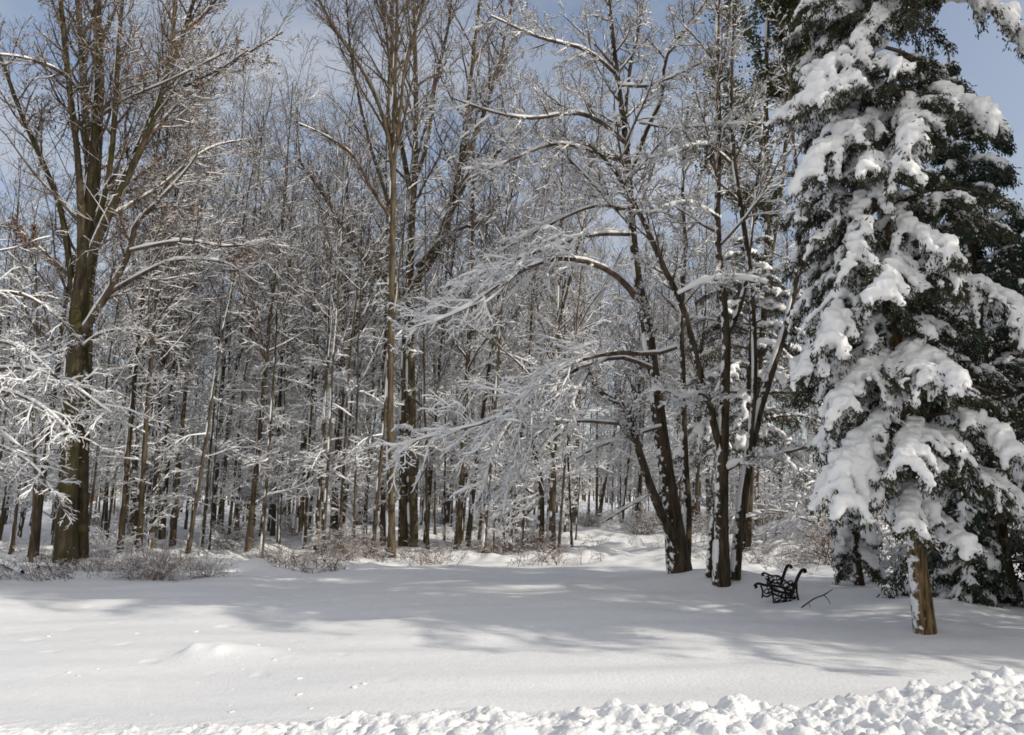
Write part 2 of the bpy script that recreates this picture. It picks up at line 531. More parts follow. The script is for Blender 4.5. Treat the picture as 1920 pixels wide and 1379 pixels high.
def finish_tree(name, loc, stems, limbs, levels, label, cat, bark, group=None, twig=M_TWIG, S=(0.05, 0.035, 0.022), leaves=None, r=None, wind=1.0, sides=9, patch=0.42, hi=.35):
    """tree > trunk (one per stem), crown, snow.  All points are in world space; they are moved to the tree's own base."""
    loc = np.asarray(loc, float)
    root = thing(name, loc, label, cat, group)
    for P, R in stems:
        g = Geo(); tube(g, (P - loc)[None], R[None], sides, 0.035, r)
        link('trunk', g.mesh('trunk', bark), root)
    g, sg = Geo(), Geo()
    SP_, SR_ = batch(stems)
    f = np.linspace(0, SP_.shape[1] - 1.001, 54); i = f.astype(int); w = (f - i)[None, :, None]
    QP = SP_[:, i] * (1 - w) + SP_[:, i + 1] * w
    QR = SR_[:, i] * (1 - w[..., 0]) + SR_[:, i + 1] * w[..., 0]
    snow_tube(sg, QP - loc, QR, 0.016, 7, r, patch=0.70, m0=0.38, wind=wind)
    if limbs:
        LP, LR = batch(limbs)
        tube(g, LP - loc, LR, 6, 0.03, r)
        snow_tube(sg, LP - loc, LR, S[0], 6, r, patch=0.12, wind=wind)
    for i, lv in enumerate(levels):
        P, R = lv[:2]
        s = 5 if i == 0 else 3
        tube(g, P - loc, R, s, 0, r)
        if len(lv) > 2: snow_tube(sg, P - loc, R, lv[2], lv[4] if len(lv) > 4 else 4, r, patch=lv[3], m0=.3, wind=lv[5] if len(lv) > 5 else wind)
        else:
            # less snow is left in the tops, where wind and sun have shaken it off
            q = np.interp(P[..., 2] - loc[2], [4.0, 9.5], [0.0, 1.0])
            snow_tube(sg, P - loc, R, S[min(i + 1, len(S) - 1)] * (1 - (1 - hi) * q), 4 if i == 0 else 3, r, patch=patch + (1 - hi) * .5 * q, m0=.5, wind=.35)
    link('crown', g.mesh('crown', twig), root)
    link('snow', sg.mesh('snow', M_SNOW), root)
    if leaves is not None:
        C, D, Wd, L = leaves
        lg = Geo(); quads(lg, C - loc, D, Wd, L, r)
        link('leaves', lg.mesh('leaves', M_RUST, smooth=False), root)
    return root

def forest_tree(seed, H, r0, kind):
    """points of a slender forest tree standing at the origin: stems, limbs, twig levels"""
    r = np.random.default_rng(seed)
    n = 14
    def stem(lean, H, r0, z0=0.0, x0=(0, 0)):
        z = np.linspace(0, 1, n)
        wx = np.cumsum(r.normal(0, 0.10, n)) * 0.5; wy = np.cumsum(r.normal(0, 0.10, n)) * 0.5
        P = np.stack([x0[0] + lean[0] * z * H + wx * z * H * 0.06, x0[1] + lean[1] * z * H + wy * z * H * 0.06, z0 + z * (H - z0)], 1)
        R = r0 * np.clip(1 - 0.92 * z ** 0.9, 0.05, 1) + 0.006
        R[0] *= 1.25
        return P, R
    stems = [stem(r.normal(0, 0.012, 2), H, r0)]
    if kind == 'fork':
        P, R = stems[0]
        q = int(n * r.uniform(0.3, 0.5))
        d = r.uniform(0, 6.28)
        t = np.linspace(0, 1, n)[:, None]
        top = P[q] + np.array([math.cos(d) * H * 0.14, math.sin(d) * H * 0.14, H * 0.55])
        B = P[q] * (1 - t) + top * t + np.array([math.cos(d), math.sin(d), 0]) * (np.sin(t * np.pi) * H * 0.04)
        stems.append((B, R[q] * 0.8 * (1 - 0.9 * t[:, 0]) + 0.006))
    SP_, SR_ = batch(stems)
    lo = {'tall': 0.33, 'fork': 0.28, 'sapling': 0.42, 'small': 0.16}[kind]
    k1 = {'tall': 27, 'fork': 19, 'sapling': 9, 'small': 16}[kind]
    L1 = spawn(SP_, SR_, k1, lo, 0.97, math.radians(62 if kind == 'small' else 44), 0.36 if kind == 'small' else 0.26, 7, r, up=0.05 if kind == 'small' else 0.55, wob=0.10, rad=0.5, rmin=0.008, rmax=0.055)
    # low, nearly level snow-laden twigs along the shaded trunk
    L0 = spawn(SP_, SR_, {'sapling': 5, 'small': 8}.get(kind, 11), 0.14, 0.5, math.radians(80), 0.14, 6, r, up=-0.1, wob=0.16, rad=0.25, rmin=0.006, rmax=0.022)
    LB = spawn(L0[0], L0[1], 6, .2, 1, math.radians(50), .4, 4, r, up=-.05, wob=.16, rad=.7, rmin=.004)
    A = (np.concatenate([L1[0], np.concatenate([L0[0], L0[0][:, -1:]], 1)]), np.concatenate([L1[1], np.concatenate([L0[1], L0[1][:, -1:]], 1)]))
    L2 = spawn(A[0], A[1], 8, 0.15, 0.98, math.radians(46), 0.42, 5, r, up=0.3, wob=0.16, rad=0.6, rmin=0.005)
    L3 = spawn(L2[0], L2[1], 6, 0.15, 0.98, math.radians(46), 0.5, 4, r, up=0.2, wob=0.18, rad=0.7, rmin=0.0042)
    return stems, [], [L1, (L0[0], L0[1], .028, .12), (LB[0], LB[1], .02, .2, 3), L2, L3], r

PROTO = []
for i, (kind, H, r0) in enumerate([('tall', 17, .13), ('tall', 15.5, .10), ('tall', 16, .12), ('fork', 15, .13), ('fork', 14, .10), ('tall', 14, .085), ('sapling', 11, .055), ('sapling', 9, .045), ('sapling', 12.5, .065), ('tall', 18, .15), ('small', 5.0, .035), ('small', 3.6, .028), ('small', 6.2, .04)]):
    st, lb, lv, r = forest_tree(100 + i, H, r0 * .72, kind)
    root = finish_tree({'sapling': 'sapling', 'small': 'understory_sapling'}.get(kind, 'bare_tree'), (0, 0, 0), st, lb, lv, 'x', 'tree', [M_BARK, M_TAN][i % 3 == 0], r=r, S=(0.034, 0.030, 0.025, 0.021, 0.016), sides=8, patch=.24, hi=.55)
    PROTO.append([root, kind, H, r0 * .72, False])
ROOTS = {id(p[0]): [c for c in p[0].children] for p in PROTO}
def place(pi, loc, rz, sc, label, group=None, lean=(0, 0), cat='tree', scz=None):
    p = PROTO[pi]
    root = p[0]
    if p[4]:
        kids = ROOTS[id(root)]
        new = root.copy(); COL.objects.link(new)
        for c in kids:
            d = c.copy(); d.parent = new; COL.objects.link(d)
    else:
        new = root; p[4] = True
    new.location = loc
    new.rotation_euler = (lean[1], lean[0], rz)
    new.scale = (sc, sc, scz or sc)
    new['label'] = label; new['category'] = cat
    if group: new['group'] = group
    return new

# trunks of the wood's edge that can be told apart: foot in the photograph (px), archetype, trunk width (px), lean, label
EDGE = [
 (62, 1042, 2, 13, (-0.01, 0), 'grey trunk rising just behind the thin sapling left of the big mossy double oak'),
 (224, 1034, 5, 9, (0.0, 0), 'slim straight tree first to the right of the big mossy double oak'),
 (246, 1003, 0, 12, (0.0, 0), 'stouter tree set back between the slim trees right of the mossy oak'),
 (259, 1040, 1, 9, (0.01, 0), 'slender tree rising out of the left brush clump, nearest the mossy oak'),
 (284, 1026, 1, 8, (0.01, 0), 'thin pale stem over the middle of the left brush clump'),
 (303, 1010, 4, 10, (-0.01, 0), 'forked tree behind the right half of the left brush clump'),
 (322, 1023, 9, 10, (0.0, 0), 'tall tree with a pale lower trunk right of the left brush clump'),
 (352, 1038, 8, 6, (0.05, 0), 'crooked sapling bending right beside the left brush clump'),
 (398, 1017, 5, 7, (0.0, 0), 'upright half of a close pair of thin trunks over the snowy thicket'),
 (407, 1019, 1, 7, (0.05, 0), 'right-leaning half of a close pair of thin trunks over the snowy thicket'),
 (466, 1031, 2, 9, (0.02, 0), 'dark slim tree with a slight bend standing alone in the low brush'),
 (511, 1004, 5, 7, (0.0, 0), 'thin dark wavy trunk midway between the lone slim tree and the three-trunk cluster'),
 (562, 998, 9, 14, (0.0, 0), 'thickest trunk of the cluster left of the snow-plastered stub'),
 (583, 992, 0, 10, (0.0, 0), 'dark trunk pressed against the left of the snow-plastered stub'),
 (625, 1013, 3, 13, (0.03, 0), 'pale brown forked tree right of the snow-plastered stub'),
 (718, 1026, 1, 9, (-0.015, 0), 'narrow pale tree just left of the straight tan trunk'),
 (798, 1018, 4, 9, (0.05, 0), 'forked thin tree just right of the thick double trunk'),
 (838, 986, 2, 10, (0.04, 0), 'set-back tree with a dark lower trunk right of the thick double trunk'),
 (857, 1033, 3, 12, (0.045, 0), 'brown forked tree rising behind the drooping maple spray'),
 (876, 1024, 1, 9, (0.11, 0), 'thin tree leaning strongly right beside the brown forked tree'),
 (1034, 1036, 4, 12, (0.04, 0), 'forked tree right beside the dark broken-topped trunk'),
 (1072, 984, 9, 18, (0.06, 0), 'stout set-back tree leaning right past the broken-topped trunk'),
 (1122, 975, 1, 8, (0.2, 0), 'thin tree leaning far right over the snowy clearing'),
 (1196, 978, 3, 11, (0.06, 0), 'forked tree standing at the back of the snowy clearing left of the leaning maple'),
 (1165, 982, 5, 7, (0.14, 0), 'slim leaning tree at the back of the snowy clearing'),
 (1330, 985, 2, 10, (0.0, 0), 'tree seen behind and between the two maple clumps'),
 (1420, 985, 4, 9, (0.04, 0), 'forked tree behind the bench, in front of the sunny bank'),
]
taken = []
er = np.random.default_rng(3)
for px, py, pi, w, lean, label in EDGE:
    p = ground_hit(px, py)
    dist = math.hypot(p[0], p[1])
    sc = np.clip(0.5 * w / FPX * dist / (PROTO[pi][3] * 0.95), 0.55, 1.6)
    hz = np.clip(er.uniform(13.5, 17.5) / PROTO[pi][2], 0.7, 1.5) if PROTO[pi][1] != 'sapling' else sc
    sxy = 0.6 * sc + 0.4 * hz
    place(pi, (p[0], p[1], p[2] - 0.05), er.uniform(-0.5, 0.5), sxy, label, None, lean, scz=hz)
    taken.append((p[0], p[1]))

# the rest of the wood
fr = np.random.default_rng(21)
pts = list(taken)
def fill(n, small, tiny=False):
    count, tries = 0, 0
    while count < n and tries < 60000:
        tries += 1
        Y = (21 + 34 * fr.random() ** 1.1) if small else (23 + 45 * fr.random() ** 1.2)
        X = fr.uniform(-0.74, 0.74) * Y
        px = 960 + X / Y * FPX
        if 1080 < px < 1260 and Y < 34: continue
        if 1380 < px < 1800 and Y < 29: continue
        if px > 1250 and Y < 25: continue
        dm = .42 if small else (0.9 if Y < 40 else 1.3)
        if any((X - a) ** 2 + (Y - b_) ** 2 < dm * dm for a, b_ in pts): continue
        pts.append((X, Y))
        pi = int(fr.choice([10, 11, 12])) if tiny else int(fr.choice([6, 7, 8], p=[.4, .2, .4])) if small else int(fr.choice([0, 1, 2, 3, 4, 5, 9], p=[.16, .16, .16, .14, .14, .16, .08]))
        z = float(ground_z(X, Y)) - 0.06
        lean = ((0.05 if px > 860 else 0.01) + fr.normal(0, 0.03), fr.normal(0, 0.03))
        H = PROTO[pi][2]
        tgt = fr.uniform(12.5, 16.5) if not small else H * fr.uniform(.8, 1.25)
        if px < 130: tgt *= 0.85
        hz = tgt / H
        lab = 'young snow-dusted sapling among the trunks inside the wood' if small else 'slender bare tree standing in the depth of the snowy wood'
        if tiny: lab = 'low snow-sprayed sapling of the understory inside the wood'
        place(pi, (X, Y, z), fr.uniform(-0.7, 0.7), hz * fr.uniform(0.85, 1.1), lab, 'understory saplings inside the wood' if tiny else 'saplings inside the wood' if small else 'trees inside the wood', lean, scz=hz, cat='sapling' if small else 'tree')
        count += 1
    print('wood', count)
fill(98, False)
fill(275, True)
fill(110, True, True)

# the far wood, one mass of trunks and twigs beyond those
def far_wood():
    r = np.random.default_rng(8)
    g, sg = Geo(), Geo()
    n = 420
    Y = r.uniform(68, 125, n); X = r.uniform(-0.8, 0.8, n) * Y
    H = r.uniform(8, 12, n)
    z = np.linspace(0, 1, 6)
    P = np.stack([X[:, None] + H[:, None] * z * r.normal(0.02, .03, (n, 1)), np.broadcast_to(Y[:, None], (n, 6)), ground_z(X, Y)[:, None] + H[:, None] * z], -1)
    R = 0.12 * (1 - 0.85 * z)[None] * r.uniform(.7, 1.2, (n, 1))
    tube(g, P, R, 4)
    a = spawn(P, R, 26, 0.05, 0.97, math.radians(52), 0.22, 4, r, up=0.3, wob=.12, rad=.4, rmin=.012)
    tube(g, *a, 3); snow_tube(sg, *a, 0.022, 3, r, patch=.5)
    b_ = spawn(*a, 5, 0.2, 1.0, math.radians(48), 0.5, 3, r, up=0.2, wob=.12, rad=.6, rmin=.012)
    tube(g, *b_, 3); snow_tube(sg, *b_, 0.018, 3, r, patch=.5)
    V = np.concatenate(g.v + sg.v)
    f1 = np.concatenate(g.f); f2 = np.concatenate(sg.f) + g.n
    me = make_mesh('far_wood', V, np.concatenate([f1, f2]), [M_TWIG, M_SNOW], np.concatenate([np.zeros(len(f1)), np.ones(len(f2))]))
    tag(link('far_wood', me), 'far part of the snowy wood, a grey mass of trunks and twigs', 'wood', kind='stuff')
far_wood()

# ---- hero trees followed in the photograph
def hero(name, seed, foot, Y, stems, limbs, label, bark, twig=M_TWIG, dens=1.0, S=(0.06, 0.045, 0.03, 0.022), k=(7, 8, 5), L=(0.20, 0.45, 0.5), up=(0.5, 0.3, 0.2), stem_t=(0.45, 0.98), leaf=0, heavy=None, ang=(42, 46, 46), patch=0.45, sides=10, hi=.35, hs=1.0):
    r = np.random.default_rng(seed)
    base = ground_hit(*foot)
    base = at(foot[0], foot[1], base[1])
    Y = base[1] if Y is None else Y
    st = [traced(p, Y + o, dy, 16) for p, o, dy in stems]
    lm = [traced(p, Y + o, dy, 16) for p, o, dy in limbs]
    for P, R in st[:1]:
        P[0, 2] -= 0.12; R[0] *= 1.18
    lv = []
    SPb, SRb = batch(st)
    allP, allR = (np.concatenate([SPb, batch(lm)[0]]), np.concatenate([SRb, batch(lm)[1]])) if lm else (SPb, SRb)
    L1s = spawn(SPb, SRb, int(k[0] * 1.6 * dens), stem_t[0], stem_t[1], math.radians(ang[0]), L[0], 8, r, up=up[0], wob=.09, rad=.5, rmin=.008, rmax=.05)
    if lm:
        LP, LR = batch(lm)
        L1l = spawn(LP, LR, int(k[0] * 1.3 * dens), 0.15, 0.99, math.radians(ang[0]), L[0] * 1.5, 8, r, up=up[0] * .6, wob=.1, rad=.5, rmin=.007, rmax=.03, tipw=.7)
        L1 = (np.concatenate([L1s[0], L1l[0]]), np.concatenate([L1s[1], L1l[1]]))
    else: L1 = L1s
    L2 = spawn(L1[0], L1[1], k[1], .12, .98, math.radians(ang[1]), L[1], 6, r, up=up[1], wob=.14, rad=.6, rmin=.0055)
    L3 = spawn(L2[0], L2[1], k[2], .12, .98, math.radians(ang[2]), L[2], 4, r, up=up[2], wob=.17, rad=.7, rmin=.0045)
    levels = [L1, L2, L3]
    if heavy:
        for pts_, o, dy, kk, ll in heavy:
            P, R = traced(pts_, Y + o, dy, 16)
            lm.append((P, R))
            a = spawn(P[None], R[None], int(kk * .8), .2, 1.0, math.radians(46), ll, 8, r, up=-.28, wob=.17, rad=.5, rmin=.006, flat=.6, tipw=.6, rmax=.016)
            b_ = spawn(*a, 7, .1, 1.0, math.radians(42), .45, 5, r, up=-.3, wob=.14, rad=.7, rmin=.005, flat=.6)
            c = spawn(*b_, 4, .2, 1.0, math.radians(42), .5, 4, r, up=-.3, wob=.16, rad=.8, rmin=.0045)
            levels.append((a[0], a[1], .027 * hs, .12, 5, .5)); levels.append((b_[0], b_[1], .018 * hs, .18, 4, .5)); levels.append((c[0], c[1], .012 * hs, .28, 3, .5))
    leaves = None
    if leaf:
        e = np.concatenate([L3[0][:, 1:].reshape(-1, 3), L2[0][:, 2:].reshape(-1, 3)])
        # leaves hold on in the upper outer branches, in patches
        f = w1(e[:, 0] * 2.2, e[:, 2] * 2.2) + .5 * w2(e[:, 1] * 2, e[:, 0] + e[:, 2])
        e = e[(f > 0.35) & (e[:, 2] > base[2] + 7.0)]
        e = e[r.choice(len(e), min(leaf, len(e)), replace=False)]
        e = e + r.normal(0, .05, e.shape)
        D = nrm(r.normal(0, 1, e.shape) + np.array([0, 0, -.8]))
        leaves = (e, D, r.uniform(.035, .07, len(e)), r.uniform(.06, .12, len(e)))
    return finish_tree(name, base, st, lm, levels, label, 'tree', bark, None, twig, S, leaves, r, sides=sides, patch=patch, hi=hi)

hero('oak_tree', 31, (122, 1055), None,
 [([(122, 1057, 34), (128, 900, 31), (138, 700, 29), (150, 560, 29), (163, 450, 26), (178, 300, 21), (186, 150, 15), (182, 0, 12), (176, -220, 5)], 0, 0),
  ([(155, 1047, 21), (152, 900, 22), (158, 720, 24), (160, 600, 22), (168, 500, 19), (190, 420, 15), (250, 300, 12), (300, 180, 9), (345, 60, 8), (390, -90, 3)], .4, .6),
  ([(155, 560, 15), (175, 470, 15), (200, 410, 14), (240, 330, 12), (285, 230, 9), (318, 110, 8), (332, -40, 5), (340, -160, 3)], .1, -1.6),
  ([(150, 570, 14), (152, 430, 13), (146, 300, 10), (132, 180, 9), (118, 50, 8), (104, -120, 3)], 0, -.9),
  ([(160, 500, 14), (168, 380, 13), (162, 250, 12), (155, 120, 11), (146, 0, 9), (138, -170, 3)], 0, 1.4),
  ([(138, 560, 11), (115, 400, 9), (78, 300, 8), (38, 210, 7), (2, 110, 5), (-40, 10, 3)], 0, -.6),
  ([(165, 470, 10), (200, 350, 9), (215, 220, 9), (222, 90, 7), (235, -60, 4)], .2, -2.2)],
 [([(158, 620, 15), (190, 570, 13), (238, 485, 10), (256, 420, 9), (300, 375, 7), (345, 325, 4), (370, 290, 3)], 0, -1.8),
  ([(245, 470, 7), (290, 460, 7), (350, 452, 6), (430, 462, 4), (515, 448, 3)], -.9, -.8),
  ([(200, 552, 9), (270, 512, 7), (330, 488, 6), (420, 492, 4), (482, 530, 3)], -.3, -1.2),
  ([(136, 525, 7), (95, 485, 6), (32, 430, 4)], 0, -.5),
  ([(155, 650, 6), (190, 625, 5), (240, 618, 4), (285, 622, 3)], 0, -1.5),
  ([(160, 240, 7), (230, 190, 5), (320, 150, 4), (420, 100, 3)], 0, -2.4),
  ([(175, 200, 7), (120, 140, 6), (50, 110, 4), (-30, 100, 3)], 0, -2.4),
  ([(200, 410, 7), (300, 350, 5), (390, 280, 4), (470, 260, 3)], 0, 1.5),
  ([(300, 185, 6), (370, 150, 5), (420, 125, 4), (465, 95, 3)], .6, -.5),
  ([(345, 60, 6), (390, 20, 5), (430, -40, 3), (470, -100, 3)], .9, -.8),
  ([(250, 300, 7), (330, 200, 5), (420, 130, 4), (530, 60, 3)], .4, .9)],
 'large old oak with two mossy trunks at the left, rusty leaves in its top', M_OAK, dens=1.12, k=(10, 9, 6), L=(.22, .45, .5), leaf=3600, hi=.6, S=(.03, .022, .016, .011), stem_t=(.42, .98))

hero('bare_tree', 32, (733, 1045), None,
 [([(733, 1046, 17), (733, 900, 16), (731, 760, 15), (733, 600, 14), (735, 450, 13), (737, 330, 12), (739, 220, 9), (741, 110, 7), (745, 0, 5), (748, -160, 2)], 0, 0),
  ([(736, 330, 8), (728, 260, 8), (708, 190, 7), (672, 120, 6), (625, 50, 5), (585, -30, 4), (560, -110, 2)], 0, -.8),
  ([(737, 300, 7), (727, 220, 7), (730, 120, 6), (718, 20, 5), (705, -110, 2)], 0, 1),
  ([(737, 310, 7), (748, 230, 7), (760, 120, 6), (788, 20, 5), (810, -100, 2)], 0, -1),
  ([(734, 400, 7), (712, 330, 7), (690, 260, 6), (672, 180, 5), (655, 80, 4), (648, -40, 2)], 0, .8)],
 [([(733, 410, 6), (700, 360, 6), (660, 290, 5), (610, 255, 4), (560, 232, 3)], 0, -1)],
 'straight tan trunk at the edge of the wood, in front of the thick double trunk', M_TAN, dens=1.5, k=(8, 9, 6), L=(.21, .44, .5), ang=(30, 38, 40), up=(.55, .4, .3), S=(.03, .018, .012, .009), stem_t=(.55, .98))

hero('bare_tree', 33, (765, 1028), None,
 [([(757, 1029, 20), (757, 850, 19), (760, 700, 19), (766, 560, 18), (770, 450, 15), (776, 350, 12), (780, 240, 10), (779, 120, 8), (775, 0, 6), (770, -140, 3)], 0, 0),
  ([(775, 1026, 21), (772, 850, 20), (770, 690, 18), (772, 560, 16), (800, 485, 16), (832, 430, 14), (856, 345, 12), (872, 240, 10), (886, 110, 8), (902, -20, 5), (910, -120, 3)], -.3, .8),
  ([(775, 530, 14), (810, 490, 13), (840, 420, 12), (866, 320, 12), (885, 270, 9), (915, 190, 8), (945, 80, 6), (970, -50, 4)], -.1, -1),
  ([(775, 400, 10), (760, 310, 10), (745, 230, 9), (735, 100, 8), (738, -60, 4)], .2, 1),
  ([(777, 340, 9), (800, 270, 9), (815, 160, 8), (842, 40, 5), (850, -80, 3)], .2, 1)],
 [([(762, 570, 12), (725, 525, 12), (690, 490, 10), (655, 450, 9), (610, 370, 8), (560, 300, 5)], 0, -.5),
  ([(835, 430, 9), (870, 350, 8), (930, 290, 6), (975, 245, 4)], 0, -1),
  ([(780, 500, 9), (840, 440, 8), (900, 415, 6), (930, 400, 4)], -.2, -1.5)],
 'thick double-trunked tree in the middle of the edge of the wood', M_TAN, dens=1.35, k=(8, 9, 6), L=(.21, .44, .5), ang=(34, 40, 42), up=(.55, .35, .25), S=(.035, .02, .013, .010), stem_t=(.5, .98))

hero('bare_tree', 34, (1012, 1032), None,
 [([(1013, 1033, 13), (1015, 950, 12), (1010, 880, 12), (1000, 840, 10), (994, 815, 5)], 0, 0)],
 [([(1010, 860, 6), (1030, 830, 6), (1060, 805, 5), (1090, 790, 3)], 0, -.6)],
 'short dark trunk with a broken top beside the brown brush patch', M_MAPLE, dens=.5, k=(4, 5, 3), L=(.5, .4, .5), ang=(60, 50, 50))
hero('bare_tree', 36, (58, 1056), None,
 [([(58, 1057, 6), (62, 980, 6), (66, 880, 5), (62, 760, 5), (70, 620, 4), (66, 480, 2)], 0, 0)], [],
 'thin reddish sapling with its foot nearest the lawn, left of the mossy oak', M_BARK, dens=1.0, k=(9, 7, 4), L=(.22, .42, .5), ang=(60, 50, 50), stem_t=(.25, .97))

hero('maple_tree', 41, (1272, 1072), None,
 [([(1274, 1074, 46), (1264, 985, 36), (1250, 885, 29), (1234, 780, 26), (1223, 680, 24), (1208, 600, 20), (1195, 520, 17), (1185, 430, 15), (1179, 330, 13), (1168, 220, 11), (1154, 120, 9), (1142, 0, 7), (1135, -120, 3)], 0, 0),
  ([(1262, 1010, 20), (1228, 935, 17), (1198, 845, 14), (1172, 770, 11), (1122, 732, 9), (1102, 692, 6)], -.2, -.8),
  ([(1286, 1068, 18), (1290, 960, 15), (1284, 850, 12), (1281, 720, 11), (1278, 600, 9), (1284, 470, 8), (1280, 340, 6), (1290, 200, 4)], .3, .5),
  ([(1232, 740, 15), (1222, 650, 16), (1212, 580, 14), (1202, 540, 9)], -.25, -.1),
  ([(1180, 335, 9), (1212, 245, 9), (1240, 185, 8), (1248, 110, 7), (1285, 55, 6), (1325, 0, 5), (1360, -80, 2)], 0, -.6),
  ([(1182, 380, 8), (1172, 270, 8), (1178, 150, 7), (1200, 40, 5), (1215, -80, 3)], 0, .8)],
 [([(1180, 275, 9), (1130, 232, 8), (1080, 212, 8), (1000, 222, 6), (930, 212, 5), (850, 185, 3)], 0, -1.5),
  ([(1172, 300, 8), (1105, 282, 7), (1040, 270, 6), (960, 300, 5), (880, 335, 3)], 0, -1.2),
  ([(1156, 140, 7), (1100, 95, 6), (1010, 70, 5), (920, 30, 3)], 0, -1.6),
  ([(1190, 430, 8), (1150, 385, 8), (1100, 330, 7), (1050, 280, 5), (1010, 250, 3)], 0, .6),
  ([(1160, 160, 7), (1220, 160, 6), (1290, 130, 4), (1350, 100, 3)], 0, -1.2),
  ([(1200, 230, 6), (1260, 240, 5), (1330, 235, 4), (1400, 232, 3)], 0, -1.6)],
 'leaning dark maple with long snow-laden boughs arching to the left', M_MAPLE, dens=1.55, L=(.17, .42, .48), S=(.032, .032, .021, .014), k=(9, 10, 7), up=(.15, .1, .05), ang=(48, 46, 46), stem_t=(.5, .98), patch=.3, hi=.8,
 heavy=[([(1197, 565, 14), (1162, 522, 12), (1105, 492, 11), (1040, 486, 9), (980, 508, 8), (920, 545, 6), (860, 585, 5), (775, 615, 3)], 0, -2.2, 30, .26),
        ([(1190, 440, 8), (1120, 440, 8), (1050, 458, 7), (980, 482, 6), (910, 510, 4), (850, 545, 3)], 0, -1.6, 24, .28),
        ([(1185, 395, 8), (1130, 385, 7), (1080, 398, 6), (1010, 432, 5), (930, 475, 3)], 0, .6, 22, .28),
        ([(1268, 652, 9), (1225, 664, 9), (1160, 662, 9), (1100, 672, 9), (1040, 695, 8), (985, 738, 7), (930, 785, 6), (850, 808, 5), (790, 822, 4), (742, 850, 3)], -.6, -1.6, 40, .22),
        ([(1222, 690, 9), (1160, 670, 9), (1090, 690, 8), (1030, 722, 7), (970, 775, 6), (925, 850, 4), (905, 925, 3)], -.3, -1.2, 30, .26),
        ([(1172, 795, 9), (1130, 792, 8), (1085, 790, 7), (1030, 800, 6), (985, 840, 5), (955, 900, 4), (945, 965, 3)], -.5, -.6, 26, .28),
        ([(1240, 800, 8), (1190, 815, 7), (1120, 838, 6), (1080, 860, 4)], -.1, -.5, 14, .3),
        ([(1102, 700, 7), (1075, 760, 6), (1082, 800, 4)], -1.0, -.3, 12, .6)])

hero('maple_tree', 42, (1352, 1096), None,
 [([(1352, 1098, 30), (1353, 950, 26), (1354, 850, 24), (1359, 720, 19), (1362, 620, 16), (1348, 490, 13), (1345, 380, 11), (1348, 240, 10), (1345, 100, 8), (1348, -20, 6), (1350, -140, 3)], 0, 0),
  ([(1378, 1088, 20), (1386, 985, 19), (1404, 860, 18), (1430, 745, 16), (1460, 660, 14), (1484, 570, 12), (1498, 480, 10), (1494, 340, 8), (1482, 200, 6), (1478, 60, 3)], .2, 1.2),
  ([(1330, 1082, 15), (1340, 950, 13), (1349, 850, 13)], .4, -.3),
  ([(1402, 870, 11), (1415, 720, 10), (1411, 570, 10), (1396, 430, 9), (1377, 310, 9), (1371, 210, 8), (1373, 90, 6), (1376, -40, 4)], .3, -.6),
  ([(1352, 850, 15), (1332, 770, 14), (1310, 690, 13), (1281, 577, 12), (1246, 506, 11), (1200, 402, 9), (1142, 306, 7), (1090, 262, 5)], 0, -.8),
  ([(1360, 640, 9), (1392, 560, 9), (1405, 470, 7), (1424, 300, 6), (1440, 140, 4)], 0, 1)],
 [([(1355, 885, 11), (1398, 862, 10), (1440, 853, 9), (1485, 845, 7), (1550, 830, 4)], 0, -.7),
  ([(1272, 552, 6), (1330, 526, 7), (1390, 522, 5), (1440, 530, 3)], -.4, -.8),
  ([(1345, 780, 7), (1320, 740, 6), (1280, 742, 5), (1220, 725, 3)], 0, -1.2),
  ([(1375, 310, 6), (1320, 270, 5), (1250, 290, 4), (1200, 300, 2)], 0, -1),
  ([(1350, 410, 6), (1290, 380, 5), (1220, 400, 4)], 0, -1)],
 'clump of dark maple stems left of the bench, windward sides plastered white', M_MAPLE, dens=1.25, L=(.17, .42, .48), S=(.055, .03, .02, .014), k=(8, 10, 7), up=(.35, .2, .1), ang=(46, 46, 46), stem_t=(.45, .98), patch=.35, hi=.7)

# snow-laden tree whose foot is outside the picture at the left
hero('bare_tree', 43, (-150, 1105), None,
 [([(-150, 1106, 26), (-140, 950, 24), (-125, 800, 20), (-110, 650, 16), (-95, 480, 10), (-85, 320, 4)], 0, 0)],
 [],
 'snow-laden tree at the left border reaching in with low white sprays', M_OAK, dens=1.0, hs=.62, S=(.03, .022, .016, .011), stem_t=(.3, .98), L=(.35, .42, .5), k=(10, 8, 5), up=(-.1, -.1, -.1), ang=(70, 46, 46),
 heavy=[([(-115, 700, 9), (-60, 650, 8), (0, 640, 7), (60, 665, 5), (120, 720, 3)], 0, -.8, 22, .3),
        ([(-120, 780, 9), (-50, 740, 8), (20, 735, 7), (90, 770, 5), (150, 830, 3)], 0, -1.2, 24, .3),
        ([(-130, 870, 8), (-60, 830, 7), (10, 840, 6), (70, 880, 4), (105, 930, 3)], 0, -.5, 18, .32),
        ([(-125, 740, 9), (-40, 700, 8), (50, 690, 7), (130, 720, 5), (210, 775, 3)], 0, -.9, 22, .28),
        ([(-135, 920, 8), (-50, 880, 7), (40, 890, 6), (110, 930, 3)], 0, .9, 16, .3),
        ([(-105, 620, 8), (-40, 560, 7), (30, 550, 6), (90, 580, 4), (150, 640, 3)], 0, .8, 20, .3)])

